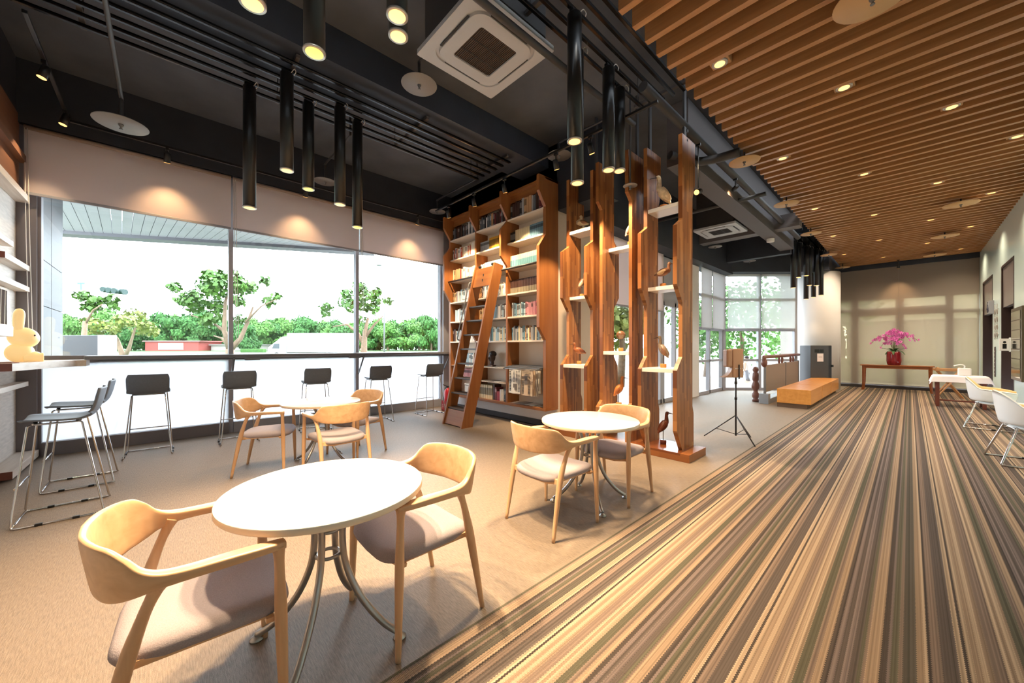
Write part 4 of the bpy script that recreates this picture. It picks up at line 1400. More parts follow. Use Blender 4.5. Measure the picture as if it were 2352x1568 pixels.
# --- ladder
t = thing('library_ladder', 'cherry wood library ladder with dark treads leaning against the bookcase', 'ladder', (-5.445, 3.66, 0))
lean = lambda z: .735 * z / 2.87
TOP = 2.88
for s in (-1, 1):
    x = s * .28
    MB().prism([(0, 0), (.235, 0), (.235 + lean(TOP) - .03, TOP), (lean(TOP), TOP + .03)], 'X', x - .018, x + .018).build('side_rail', M_CASE, t)
M_TREAD = mat('dark_tread', (84, 74, 72), .5)
for i in range(8):
    z = .30 + i * .262
    MB().cbox(-.262, .262, lean(z) + .03, lean(z) + .235, z - .026, z, .004).build('tread', M_TREAD, t)
MB().prism([(.03, .02), (.05, .02), (.05 + lean(.27), .27), (.03 + lean(.27), .27)], 'X', -.262, .262).build('kick_board', M_CASEX, t)
MB().prism([(lean(2.5) + .02, 2.5), (lean(2.5) + .045, 2.5), (lean(2.86) + .045, 2.86), (lean(2.86) + .02, 2.86)], 'X', -.262, .262).build('head_board', M_CASEX, t)
for z in (2.62, 2.72):
    MB().cbox(-.01, .01, lean(z) + .012, lean(z) + .021, z - .03, z + .02, .002).build('slot', M_BLKMETAL, t)
for s in (-1, 1):
    MB().ell((s * .19, lean(2.86) + .05, 2.9), (.035, .03, .03)).build('roller_knob', M_BLKMETAL, t)
MB().tube(catmull([(-.298, lean(1.5) + .02, 1.5), (-.31, lean(1.5) - .035, 1.52), (-.312, lean(1.6) - .045, 1.62), (-.312, lean(2.1) - .045, 2.12), (-.312, lean(2.5) - .045, 2.52), (-.31, lean(2.58) - .03, 2.6), (-.298, lean(2.6) + .02, 2.61)], 4), .011, 8).build('handrail', M_STEEL, t)

# --- fire extinguisher
t = thing('fire_extinguisher', 'red fire extinguisher in a red holder on the floor beside the bookcase', 'extinguisher', (-6.83, 4.5, 0))
M_EXT = mat('signal_red', (186, 32, 40), .3)
MB().lathe([(.0, .03), (.07, .03), (.075, .05), (.075, .40), (.06, .45), (.025, .48), (.02, .5)], 20).build('cylinder', M_EXT, t)
MB().cbox(-.02, .02, -.05, .02, .5, .53, .005).tube([(0, -.02, .53), (0, -.12, .57)], .008, 8).build('valve', M_BLKMETAL, t)
MB().tube(catmull([(0, .02, .52), (-.09, .0, .5), (-.1, -.02, .3), (-.085, -.03, .14)], 5), .011, 8).build('hose', M_BLKMETAL, t)
MB().box(-.09, .09, -.1, -.095, 0, .22).box(-.09, -.085, -.1, .09, 0, .22).box(.085, .09, -.1, .09, 0, .22).box(-.09, .09, .085, .09, 0, .22).box(-.09, .09, -.1, .09, 0, .02).build('holder', mat('holder_red', (168, 28, 38), .4), t)
MB().box(-.065, -.01, -.102, -.1005, .1, .105).box(-.04, -.035, -.102, -.1005, .05, .15).box(-.06, -.02, -.102, -.1005, .14, .146).box(.015, .065, -.102, -.1005, .11, .116).box(.037, .043, -.102, -.1005, .05, .16).build('lettering', mat('white_letter', (240, 238, 236), .5), t)
# ================================================================== WOODEN BIRD SCREEN
M_STAVE = stave_mat('jointed_staves', [(96, 52, 26), (140, 86, 44), (160, 104, 56), (118, 68, 34), (176, 120, 70), (106, 60, 30)], .030, .40, 'Y', 'Z', .33)
M_PLINTH = stave_mat('jointed_staves_plinth', [(110, 60, 30), (140, 84, 44), (124, 72, 36)], .07, .6, 'Z', 'X', .22)
t = thing('wooden_screen', 'tall open wooden screen of jagged upright planks with small white shelves on a low plinth', 'screen', (0, 0, 0))
MB().cbox(-3.92, -1.78, 4.54, 5.06, 0, .098, .003).build('plinth', M_PLINTH, t)
A, Bk = 4.545, 5.09
F1 = [(4.705, .098), (A, .355), (A, 1.09), (4.705, 1.255), (4.705, 1.93), (A, 2.14), (A, 2.86), (4.705, 2.96), (4.705, 4.03)]
R1 = [(5.1, 4.03), (5.1, 3.5), (5.02, 3.3), (5.02, .61), (5.058, .51), (5.058, .098)]
F2 = [(A, .098), (A, .517), (4.645, .61), (4.645, 3.36), (A, 3.457), (A, 4.02)]
R2 = [(4.95, 4.02), (4.95, 2.96), (5.09, 2.84), (5.09, 2.12), (4.95, 1.95), (4.95, 1.23), (5.05, 1.1), (5.05, .098)]
SX = [(-3.747, 1), (-3.294, 1), (-3.09, 2), (-2.624, 2), (-2.44, 1), (-1.98, 1)]
for x, k in SX:
    MB().prism(F1 + R1 if k == 1 else F2 + R2, 'X', x, x + .05).build('plank', M_STAVE, t)
    MB().cbox(x + .012, x + .038, 4.80, 4.86, 3.95, 4.865, .002).build('hanger_rod', M_DARKPIPE, t)
M_SSH = mat('white_lacquer_shelf', (240, 232, 220), .3)
for xa, xb, zz, yf in ((-3.697, -3.294, 3.2, 4.72), (-3.697, -3.294, 2.165, 4.72), (-3.697, -3.294, 1.106, 4.56), (-3.04, -2.624, 2.82, 4.80), (-3.04, -2.624, 1.315, 4.66), (-3.04, -2.624, .53, 4.56),
                       (-2.39, -1.98, 3.2, 4.72), (-2.39, -1.98, 2.165, 4.72), (-2.39, -1.98, 1.106, 4.56)):
    MB().cbox(xa, xb, yf, 4.99, zz - .05, zz, .003).build('shelf', M_SSH, t)

WOODC = {'warm': (146, 84, 46), 'dark': (104, 56, 40), 'pale': (206, 184, 150), 'brown': (120, 82, 58), 'grey': (134, 116, 98), 'honey': (176, 108, 52)}
M_BASEW = mat('bird_base_wood', (196, 132, 72), .45, noise=.1, nscale=30, stretch=(1, 1, 6))
M_BASED = mat('bird_base_dark', (92, 44, 34), .4)
M_BEAK = mat('bird_beak', (70, 52, 44), .4)


def bird(label, x, y, z, rot, s, body, wing, pose='stand', base=M_BASEW, leg=.13):
    """carved shorebird on a peg; local +X is the way it faces"""
    t = thing('carved_bird', label, 'carving', (x, y, z), rot, 'carved wooden birds on the screen')
    s *= .74
    leg *= .8
    mb = mat('bird_wood_' + body, WOODC[body], .4, noise=.25, nscale=22)
    mw = mat('bird_wood_' + wing, WOODC[wing], .4, noise=.25, nscale=22)
    r = .04 * max(.75, s)
    MB().lathe([(r * .94, 0), (r, .006), (r, .045), (r * .94, .05)], 20).build('base', base, t)
    h = .05 + leg
    MB().cyl((0, 0, .045), (0, 0, h + .02 * s), .005, n=8).build('peg', M_BEAK, t)
    b = MB()
    H0 = h + .055 * s
    if pose == 'ball':
        b.ell((0, 0, H0), (.075 * s, .06 * s, .07 * s), 16, 12)
        b.build('body', mb, t)
        MB().tube([(.05 * s, -.02 * s, H0 + .05 * s), (-.05 * s, -.05 * s, H0 + .02 * s)], [.008 * s, .003 * s], 8).build('beak', M_BEAK, t)
        MB().ell((0, .0, H0 - .012 * s), (.07 * s, .063 * s, .05 * s), 14, 8).build('wing', mw, t)
        return t
    up = {'stand': .35, 'alert': .95, 'flat': .12, 'down': .3}[pose]
    c, sn = math.cos(up), math.sin(up)
    spine = [(-.125, 0, .008), (-.095, 0, .02), (-.05, 0, .042), (0, 0, .052), (.045, 0, .046), (.075, 0, .03)]
    pts = [((p * c), 0, H0 + (p + .02) * sn * s * 0 + p * sn * s) for p, _, _ in spine]
    pts = [(p * c * s, 0, H0 + p * sn * s) for p, _, _ in spine]
    neck_base = pts[-1]
    hx, hz = {'stand': (.085, .115), 'alert': (.055, .165), 'flat': (.10, .075), 'down': (.02, .10)}[pose]
    pts2 = pts + [((hx - .012) * s, 0, H0 + (hz - .03) * s), (hx * s, 0, H0 + hz * s), ((hx + .02) * s, 0, H0 + (hz + .004) * s)]
    rr = [q[2] * s for q in spine] + [.02 * s, .0245 * s, .008 * s]
    cm = catmull([p + (q,) for p, q in zip(pts2, rr)], 4)
    b.tube([q[:3] for q in cm], [max(.002, q[3]) for q in cm], 14, flat=(.82, 1.0))
    b.build('body', mb, t)
    w = MB()
    for sd in (-1, 1):
        w.ell((-.03 * c * s, sd * .03 * s, H0 - .03 * sn * s + .008 * s), (.075 * s, .014 * s, .03 * s), 12, 8, rot=Matrix.Rotation(-up, 3, 'Y'))
    w.build('wing', mw, t)
    dz = {'stand': -.01, 'alert': -.015, 'flat': -.02, 'down': -.06}[pose]
    bx = -1 if pose == 'down' else 1
    MB().tube([((hx + bx * .012) * s, 0, H0 + hz * s), ((hx + bx * .05) * s, 0, H0 + (hz + dz * .4) * s), ((hx + bx * .085) * s, 0, H0 + (hz + dz) * s)], [.008 * s, .005 * s, .002 * s], 8).build('beak', M_BEAK, t)
    return t


RA = math.atan2(cd.y, cd.x)      # facing along the street-side picture plane
bird('pale carved bird on the topmost shelf of the left bay of the screen', -3.56, 4.86, 3.2, RA + 2.6, 1.35, 'pale', 'brown', 'down', leg=.05)
bird('low carved bird on the middle shelf of the left bay of the screen', -3.56, 4.86, 2.165, RA, 1.25, 'brown', 'pale', 'alert', leg=.16)
bird('reddish carved bird on the lowest shelf of the left bay of the screen', -3.57, 4.80, 1.106, RA + PI, 1.25, 'warm', 'dark', 'stand', leg=.14)
bird('honey carved bird standing on the plinth in the left bay of the screen', -3.55, 4.86, .098, RA + .3, 1.3, 'honey', 'warm', 'stand', leg=.15)
bird('carved bird on the upper shelf of the middle bay, half hidden by a plank', -2.72, 4.86, 2.82, RA, 1.35, 'pale', 'brown', 'alert', leg=.16)
bird('round ball-shaped carved bird on the middle shelf of the screen middle bay', -2.86, 4.84, 1.315, RA, 1.2, 'brown', 'grey', 'ball', leg=.17)
bird('orange brown carved bird low in the middle bay of the screen behind an oak chair', -2.87, 4.80, .53, RA, 1.35, 'honey', 'warm', 'alert', leg=.17)
bird('largest pale carved bird on the topmost shelf of the right bay of the screen', -2.23, 4.84, 3.2, RA + PI, 1.75, 'pale', 'pale', 'alert', leg=.1)
bird('long billed carved bird on the middle shelf of the right bay of the screen', -2.235, 4.84, 2.165, RA, 1.35, 'brown', 'pale', 'stand', leg=.12)
bird('grey brown upright carved bird on the lowest shelf of the right bay of the screen', -2.215, 4.80, 1.106, RA + 2.2, 1.35, 'grey', 'brown', 'alert', leg=.16)
bird('dark red carved bird standing on the plinth at the open end of the screen', -2.23, 4.83, .098, RA, 1.35, 'dark', 'dark', 'alert', base=M_BASED, leg=.17)
# ================================================================== CEILING FITTINGS AND THEIR LIGHT
M_LAMPW = mat('lamp_glow', (255, 204, 134), .5, emit=1.5, emit_rgb=(255, 190, 104))
M_LAMPY = mat('lamp_glow_yellow', (255, 232, 120), .5, emit=1.4, emit_rgb=(255, 226, 80))
M_REFL = mat('lamp_reflector', (214, 176, 130), .25, .6)
M_RING = mat('lamp_ring', (190, 184, 178), .3, .6)


def pendant(x, y, zb, zt, label, group, watts, cone=70, yellow=False, r=.064, aim=None):
    t = thing('pendant_downlight', label, 'ceiling light', (x, y, zb), 0, group)
    L = zt - zb
    MB().lathe([(r, 0.0), (r, L - .01), (r - .008, L)], 28).build('tube_body', M_BLKMETAL, t)
    MB().lathe([(r - .012, -.001), (r + .003, -.001), (r + .003, .012), (r - .012, .012)], 28).build('trim_ring', M_RING, t)
    MB().lathe([(r - .012, -.002), (r - .014, -.0035), (.0, -.0035)], 24).build('lamp_lens', M_LAMPY if yellow else M_LAMPW, t)
    MB().cbox(-.02, .02, -.05, .05, L, L + .035, .003).build('track_adapter', M_BLKMETAL, t)
    MB().tube(catmull([(.02, .03, L), (.05, .06, L + .05), (.075, .07, L + .01), (.085, .05, L - .04)], 4), .004, 6).build('cable_loop', mat('cord_white', (224, 218, 212), .6), t)
    if watts:
        spot('pendant_light', (x, y, zb - .02), aim or (x, y, 0), watts, cone, .55, .05)
    return t


PG1 = 'black tube pendants above the window table'
for x, y, zb, w, ye, lb in ((-5.18, .731, 2.97, 46, False, 'black tube pendant hanging lowest and first in the row above the window table'), (-4.65, .993, 3.30, 46, False, 'short black tube pendant second in the row above the window table'),
                            (-5.05, 1.31, 3.31, 46, True, 'black tube pendant with a yellow glow, third in the row above the window table'), (-4.86, 1.617, 3.15, 46, False, 'black tube pendant fourth in the row above the window table'),
                            (-5.04, 1.90, 2.97, 46, True, 'black tube pendant last in the row above the window table, toward the bookcase')):
    pendant(x, y, zb, 4.36, lb, PG1, w, 80, ye)
PG2 = 'black tube pendants above the nearest table'
for x, y, zb, w, ye, lb in ((-2.63, .717, 3.275, 250, True, 'large black tube pendant with a yellow glow above the nearest table'), (-2.495, .366, 3.28, 250, False, 'black tube pendant cut off by the top edge of the photo'),
                            (-2.21, 1.08, 3.46, 225, False, 'upper of two black tube pendants seen from below beside the air conditioner'), (-2.44, 1.2, 3.54, 225, False, 'lower of two black tube pendants seen from below beside the air conditioner')):
    pendant(x, y, zb, 4.85, lb, PG2, w, 84, ye)
PG3 = 'black tube pendants in front of the wooden screen'
for x, y, zb, w, lb in ((-2.06, 2.70, 3.22, 140, 'long black tube pendant nearest the air conditioner in front of the screen'), (-2.30, 3.06, 3.03, 120, 'black tube pendant hanging lowest in front of the screen, behind the nearest one'),
                        (-2.21, 3.49, 3.27, 120, 'thick black tube pendant in front of the third screen plank'), (-2.30, 3.86, 3.41, 110, 'thin black tube pendant half behind the thick one at the screen')):
    pendant(x, y, zb, 4.36, lb, PG3, w, 80)
PG4 = 'cluster of black tube pendants at the far stair rail'
FARP = [(-2.246, 12.956, 3.034), (-2.194, 13.362, 3.373), (-2.108, 13.979, 3.491), (-2.06, 14.15, 3.216), (-1.96, 14.62, 3.249), (-2.2, 14.55, 2.851), (-2.07, 14.89, 2.926), (-1.9, 15.02, 2.988), (-1.78, 15.75, 3.009)]
for i, (x, y, zb) in enumerate(FARP):
    pendant(x, y, zb, 4.36, 'black tube pendant in the far cluster, ' + ['nearest to the corner window', 'second and short', 'shortest of all', 'fourth from the corner window', 'fifth, at mid cluster', 'hanging lowest of all', 'second lowest', 'third lowest', 'alone nearest the hall end'][i], PG4, 18 if i % 3 == 0 else 0, 60)

# --- lighting rails
M_RAIL = mat('glossy_black_rail', (26, 26, 28), .22, .5)
RG1 = 'six parallel black rails under the ceiling by the windows'
WORD = ['first', 'second', 'third', 'fourth', 'fifth', 'sixth']
for i in range(6):
    x = -5.35 + .168 * i
    o = MB().cbox(x - .018, x + .018, -1.2, 4.17, 4.395, 4.43, .005).cyl((x + .03, -1.2, 4.40), (x + .03, 4.17, 4.40), .008, n=8).build('ceiling_rail', M_RAIL)
    tag(o, 'long black ceiling rail, %s of six counted from the windows' % WORD[i], 'rail', RG1)
RG2 = 'parallel black rails under the ceiling beside the oak slats'
for i in range(5):
    x = -2.32 + .125 * i
    o = MB().cbox(x - .017, x + .017, .2, 4.5, 4.395, 4.43, .005).build('ceiling_rail', M_RAIL)
    tag(o, 'black ceiling rail beside the oak slats, %s of five counted from the air conditioner' % WORD[i], 'rail', RG2)
RG3 = 'black rails carrying the far pendants'
for i in range(3):
    x = -2.22 + .2 * i
    o = MB().cbox(x - .12, x + .12, 12.6, 16.2, 4.395, 4.42, .005).cyl((x, 12.8, 4.42), (x, 12.8, 4.87), .006, n=6).cyl((x, 15.0, 4.42), (x, 15.0, 4.87), .006, n=6).build('ceiling_rail', M_RAIL)
    tag(o, 'black rail over the far pendant cluster, %s of three from the windows' % WORD[i], 'rail', RG3)
M_STRUT = mat('strut_steel', (92, 86, 84), .45, .4)
for j, (xa, xb, y, lb) in enumerate(((-5.45, -4.42, -.55, 'steel strut across the window rails near the left wall'), (-5.45, -4.42, 1.05, 'steel strut across the window rails above the window table'), (-5.45, -4.42, 2.6, 'steel strut across the window rails halfway to the bookcase'), (-5.45, -4.42, 4.05, 'steel strut across the window rails at the bookcase end'),
                                     (-2.42, -1.68, 2.45, 'steel strut across the slat side rails near the air conditioner'), (-2.42, -1.68, 4.42, 'steel strut across the slat side rails at the wooden screen'))):
    t = thing('rail_strut', lb, 'strut', (0, 0, 0), 0, 'steel struts carrying the ceiling rails')
    MB().cbox(xa, xb, y - .02, y + .02, 4.432, 4.47, .003).build('channel', M_STRUT, t)
    for x in (xa + .05, xb - .05):
        MB().cyl((x, y, 4.47), (x, y, 4.87), .006, n=8).build('threaded_rod', M_DARKPIPE, t)

# --- air conditioners
M_ACP = mat('ac_panel_grey', (178, 180, 184), .5)
M_ACD = mat('ac_dark', (40, 36, 34), .6)


def cassette(cx, cy, z, s, label, zc):
    t = thing('air_conditioner', label, 'air conditioner', (cx, cy, z))
    zc -= .012
    h = s / 2
    MB().cbox(-h * .88, h * .88, -h * .88, h * .88, .045, zc - z, .01).build('housing', M_DARKPIPE, t)
    p = MB()
    def ring(r, q, zz, n=10):
        out = []
        for k in range(4):
            for i in range(n + 1):
                a = PI / 2 * k + PI / 2 * i / n
                sx, sy = (1 if k in (0, 3) else -1), (1 if k in (0, 1) else -1)
                out.append((sx * (r - q) + q * math.cos(a), sy * (r - q) + q * math.sin(a), zz))
        return out
    rings = [ring(h, .02, .045), ring(h, .02, .0), ring(h * .80, h * .3, .0), ring(h * .79, h * .3, .012), ring(h * .74, h * .27, .012), ring(h * .73, h * .27, -.012), ring(h * .64, h * .2, -.014), ring(h * .47, .03, -.014), ring(h * .46, .03, .002)]
    m = len(rings[0])
    vs, fs = [], []
    for r in rings:
        vs += r
    for i in range(len(rings) - 1):
        for k in range(m):
            fs.append((i * m + k, i * m + (k + 1) % m, (i + 1) * m + (k + 1) % m, (i + 1) * m + k))
    p.add(vs, fs, False)
    p.build('face_panel', M_ACP, t)
    g = MB()
    g.box(-h * .47, h * .47, -h * .47, h * .47, .004, .012)
    g.build('filter', mat('ac_filter', (110, 84, 62), .8, noise=.35, nscale=5), t)
    g = MB()
    n = 26
    for i in range(n):
        y = -h * .455 + h * .91 * i / (n - 1)
        g.box(-h * .46, h * .46, y - .003, y + .003, -.004, .003)
    for x in (-h * .2, h * .12):
        g.box(x - .003, x + .003, -h * .46, h * .46, -.005, .003)
    g.build('intake_grille', M_ACD, t)
    for k in range(4):
        M4 = Matrix.Rotation(k * PI / 2, 4, 'Z')
        MB().box(-h * .46, h * .46, h * .685, h * .775, -.003, .004, m=M4).build('louver', M_ACD, t)
    return t


cassette(-2.85, 2.31, 4.26, .96, 'large square ceiling air conditioner hanging beside the black pendants', 4.87)
cassette(-2.93, 9.2, 3.98, .86, 'smaller looking square air conditioner in the far dark ceiling bay', 4.87)

# --- pipes
PGN = 'painted pipes under the dark ceiling'
for path, r, lb in (([(-2.36, -1.2, 4.16), (-2.36, 4.3, 4.16)], .032, 'grey pipe running past the air conditioner toward the wooden screen'),
                    ([(-1.98, 3.8, 4.2), (-1.98, 12.0, 4.2)], .055, 'thick dark pipe along the edge of the oak slat ceiling'),
                    (catmull([(-2.35, 5.3, 4.12), (-2.2, 5.6, 4.08), (-1.95, 5.75, 4.06), (-1.6, 5.8, 4.06)], 6), .06, 'dark pipe elbow turning into the oak slat ceiling'),
                    ([(-3.9, 7.6, 4.02), (-1.7, 7.6, 4.02)], .035, 'thin dark cross pipe behind the wooden screen')):
    o = MB().tube(path, r, 14).build('ceiling_pipe', M_DARKPIPE)
    tag(o, lb, 'pipe', PGN)

# --- sprinkler discs
M_DISC = mat('sprinkler_disc_grey', (128, 124, 122), .5)
M_DISCT = mat('sprinkler_disc_tan', (196, 156, 106), .5)


def sprinkler(x, y, z, label, zt, arm=None, m=None, r=.19):
    t = thing('sprinkler_disc', label, 'sprinkler', (x, y, z), 0, 'round sprinkler shields under the ceiling')
    MB().lathe([(r, 0), (r + .003, .004), (r, .008), (.03, .016), (.0, .016)], 36).build('shield', m or M_DISC, t)
    MB().lathe([(.012, -.05), (.016, -.045), (.006, -.03), (.02, -.012), (.022, 0)], 14).build('nozzle', M_STEEL, t)
    if arm:
        MB().tube(catmull([(0, 0, .012), (0, 0, arm[0] * .6), (0, 0, arm[0] - .02), (.04, 0, arm[0] + .01), (arm[1] * .5, 0, arm[0] + .01), (arm[1] - .06, 0, arm[0] + .01), (arm[1], 0, arm[0] + .06), (arm[1], 0, 4.862 - z)], 4), .017, 10).build('supply_pipe', M_DARKPIPE, t)
    else:
        MB().cyl((0, 0, .012), (0, 0, zt - z), .012, n=10).build('supply_pipe', M_DARKPIPE, t)


sprinkler(-5.331, -.296, 3.574, 'large sprinkler disc hanging above the left end of the windows', 4.8, (.26, 1.9), r=.2)
sprinkler(-3.903, 2.181, 4.42, 'sprinkler disc beside the large air conditioner', 4.8, (.26, 1.0), r=.2)
sprinkler(-6.97, 2.07, 4.25, 'sprinkler disc between the tube pendants and the blinds', 4.8, (.3, 1.2), r=.18)
sprinkler(-3.86, 4.66, 4.45, 'sprinkler disc between the bookcase and the wooden screen', 4.8, (.2, .9), r=.19)
sprinkler(-7.0, 4.35, 4.3, 'sprinkler disc above the left end of the bookcase', 4.8, (.25, 1.4), r=.17)
sprinkler(-3.5, 10.6, 4.0, 'sprinkler disc hanging in the far bay under the far air conditioner', 4.87, r=.16)
sprinkler(-3.3, 12.9, 3.95, 'sprinkler disc hanging in front of the corner window', 4.87, r=.16)
sprinkler(-2.55, 4.55, 3.52, 'small sprinkler disc low between the screen planks', 4.87, r=.09)
for (x, y), lb in zip(((-.194, 3.93), (.647, 10.82), (.571, 13.69), (.49, 16.3)), ('tan sprinkler disc cut off by the top edge under the oak slats', 'tan sprinkler disc under the slats, first of the row along the glass wall', 'tan sprinkler disc under the slats, middle of the row along the glass wall', 'tan sprinkler disc under the slats nearest the hall end')):
    sprinkler(x, y, 4.02, lb, 4.125, m=M_DISCT, r=.23)
for (x, y), lb in zip(((-1.6, 6.0), (-1.55, 8.35), (-1.57, 10.95), (-1.58, 13.85), (-1.52, 16.4)), ('first', 'second', 'third', 'fourth', 'furthest')):
    sprinkler(x, y, 3.99, 'tan sprinkler disc at the left edge of the oak slats, %s from the wooden screen' % lb, 4.125, m=M_DISCT, r=.19)

# --- downlights in the slats
GXY = [(-1.27, 3.96), (-1.275, 6.69), (-1.3, 9.42), (-1.31, 12.15), (-1.34, 14.9), (-.48, 5.33), (-.5, 8.1), (-.51, 10.83), (-.55, 13.58), (-.56, 16.17), (.33, 6.68), (.32, 9.43), (.31, 12.18), (.32, 14.93), (.965, 8.1), (1.0, 10.77), (.95, 13.54), (.98, 16.3)]
RW = ['left edge row', 'second row', 'third row', 'row by the glass wall']
cnt = {}
for x, y in GXY:
    ri = 0 if x < -1 else 1 if x < 0 else 2 if x < .6 else 3
    cnt[ri] = cnt.get(ri, 0) + 1
    # sit in the gap between two slats
    i = round((y - 2.72 - .14) / .222)
    yy = 2.72 + .222 * i + .14
    t = thing('slat_downlight', 'recessed downlight in the oak slats, %s from the camera, %s' % (['first', 'second', 'third', 'fourth', 'fifth'][cnt[ri] - 1], RW[ri]), 'ceiling light', (x, yy, 4.13), 0, 'downlights set into the oak slats')
    MB().cbox(-.085, .085, -.078, .078, .02, .16, .008).build('housing', mat('oak_housing', (196, 150, 104), .5), t)
    for q, (r0, r1, zz) in enumerate(((.06, .07, .006), (.036, .046, .004))):
        MB().lathe([(r0, zz), (r1, zz), (r1, zz + .015), (r0, zz + .015)], 28).build('reflector_ring', M_LAMPW if q else M_RING, t)
    MB().lathe([(.06, .012), (.0, .012)], 24).build('lamp_lens', M_LAMPW, t)
    spot('slat_light', (x, yy, 4.11), (x, yy, 0), 66, 140, 1.0, .05, (1.0, .80, .58))
    spot('slat_spill', (x, yy, 4.11), (x, yy, 5), 0.0, 95) if False else None

# --- track spotlights
M_HEAD = mat('spot_head_black', (24, 24, 26), .4)


def track(p0, p1, label):
    o = MB().cbox(min(p0[0], p1[0]) - .017, max(p0[0], p1[0]) + .017, min(p0[1], p1[1]) - .017, max(p0[1], p1[1]) + .017, p0[2] - .015, p0[2] + .015, .004).build('light_track', M_HEAD)
    tag(o, label, 'track')


def track_spot(x, y, z, zt, aim, label, group, watts, cone):
    t = thing('track_spotlight', label, 'spotlight', (x, y, z), 0, group)
    d = (Vector(aim) - Vector((x, y, z))).normalized()
    MB().cyl((0, 0, .05), (0, 0, zt - z - .015), .009, n=8).cbox(-.03, .03, -.017, .017, zt - z - .05, zt - z - .015, .003).build('stem', M_HEAD, t)
    a, b = -d * .07, d * .06
    MB().tube([tuple(a), tuple(-d * .06), tuple(b)], [.024, .034, .038], 18).build('head', M_HEAD, t)
    MB().tube([tuple(b + d * .0005), tuple(b + d * .003)], [.034, .033], 18).build('lamp_lens', M_LAMPW, t)
    spot('track_light', tuple(Vector((x, y, z)) + d * .075), aim, watts, cone, .35 if watts != 30 else 1.0, .03, WARM if watts != 30 else (1.0, .62, .30))


track((-7.3, -.86, 4.25), (-5.2, -.86, 4.25), 'short light track along the left wall above the wooden shelves')
LG = 'spotlights on the left wall track'
track_spot(-5.921, -.862, 4.12, 4.25, (-5.9, -1.3, 2.4), 'spotlight on the left wall track nearer the rails', LG, 34, 70)
track_spot(-7.0, -.862, 4.12, 4.25, (-6.9, -1.3, 2.2), 'glaring spotlight on the left wall track near the blinds', LG, 34, 70)
track((-6.98, -.8, 4.12), (-6.98, 4.6, 4.12), 'light track running above the brown blinds')
WG = 'spotlights washing the brown blinds'
for y, lb in ((.05, 'small spotlight washing the first brown blind'), (1.77, 'small spotlight washing the middle brown blind'), (3.87, 'small spotlight washing the last brown blind')):
    track_spot(-6.98, y, 3.97, 4.12, (-7.42, y, 2.9), lb, WG, 30, 84)
track((-6.4, 3.95, 4.06), (-1.9, 3.95, 4.06), 'light track in front of the bookcase and the wooden screen')
TG2 = 'spotlights in front of the bookcase and screen'
for x, ax, w, cone, lb in ((-5.97, -6.4, 110, 66, 'track spotlight before the left bookcase column'), (-5.18, -5.5, 110, 66, 'track spotlight before the middle bookcase column'), (-4.39, -4.6, 110, 66, 'track spotlight before the right bookcase column'),
                       (-3.33, -3.5, 100, 60, 'track spotlight before the left bay of the wooden screen'), (-2.76, -2.7, 100, 60, 'track spotlight before the middle bay of the wooden screen')):
    track_spot(x, 3.95, 3.88, 4.06, (ax, 4.7, 2.3), lb, TG2, w * (1.35 if ax < -4 else 2.6), cone)
HG = 'spotlights along the edge of the slat ceiling'
for x, y, z, aim, w, lb in ((-1.97, 4.9, 3.98, (-2.3, 6.2, 3.4), 40, 'spotlight beside the right plank of the screen under the thick pipe'), (-1.97, 6.9, 4.0, (-2.56, 7.6, 3.9), 30, 'spotlight at the slat edge beyond the first tan disc'), (-1.98, 5.35, 3.5, (-2.0, 4.9, 3.3), 16, 'spotlight just behind the large pale bird')):
    track_spot(x, y, z, 4.17, aim, lb, HG, w, 50)
t = thing('white_cylinder_light', 'small white cylinder hanging beside the far air conditioner', 'luminaire', (-2.3, 10.7, 3.9))  # white cylinder downlight, modelled without its lamp
MB().lathe([(.07, 0), (.08, .01), (.08, .15), (.075, .16)], 22).build('body', M_WHITEWALL, t)
MB().cyl((0, 0, .16), (0, 0, .98), .01, n=8).build('stem', M_DARKPIPE, t)
# ================================================================== LEFT WALL
M_LEDGE = grain_mat('whitened_ledge', (206, 190, 174), (228, 216, 204), 'X', .5, 8)
M_LEDGE_END = mat('ledge_end_shade', (116, 62, 46), .5)  # board ends facing the room: their shade is painted in as brown
YL = -1.3


def ledge(x0, x1, z0, z1, y1, label):
    t = thing('wall_ledge', label, 'shelf', (0, 0, 0), 0, 'wooden ledges on the left wall')
    MB().cbox(x0, x1, YL, y1, z0, z1, .003).build('board', M_LEDGE, t)
    MB().box(x1, x1 + .003, YL, y1, z0, z1).build('shaded_end', M_LEDGE_END, t)


ledge(-7.42, -6.43, 2.305, 2.37, -1.19, 'short pale ledge ending beside the blind cord, with its end shaded brown')
ledge(-7.42, -5.4, 2.05, 2.11, -1.19, 'long pale ledge just above the small mirror')
ledge(-6.9, -5.4, 2.5, 2.56, -1.22, 'ledge high on the left wall cut by the photo edge, shaded brown tip showing')
ledge(-7.42, -5.2, 3.14, 3.22, -1.19, 'highest warm lit wooden ledge below the wood panelling')
ledge(-6.1, -5.2, 1.48, 1.58, -1.08, 'white thick ledge in front of the rabbit lamp')
ledge(-7.42, -5.2, .90, .955, -1.2, 'pale ledge under the wooden counter')
ledge(-7.42, -6.3, .02, .10, -1.12, 'lowest ledge near the floor with its end shaded brown')
o = MB().box(-7.42, -5.0, YL, YL + .03, 3.22, 4.2).box(-7.42, -5.0, YL, YL + .09, 3.62, 3.7).build('wall_panel_left', grain_mat('brown_panel', (104, 68, 48), (126, 86, 62), 'X', .45, 6))
struct(o)
t = thing('wall_mirror', 'small mirror on the left wall reflecting the garden', 'mirror', (-6.4, YL, 1.9))
MB().cbox(-.6, .6, 0, .02, -.3, .14, .004).build('frame', M_LEDGE, t)
MB().box(-.57, .57, .021, .023, -.27, .11).build('glass', mat('mirror', (235, 238, 236), .02, 1.0), t)
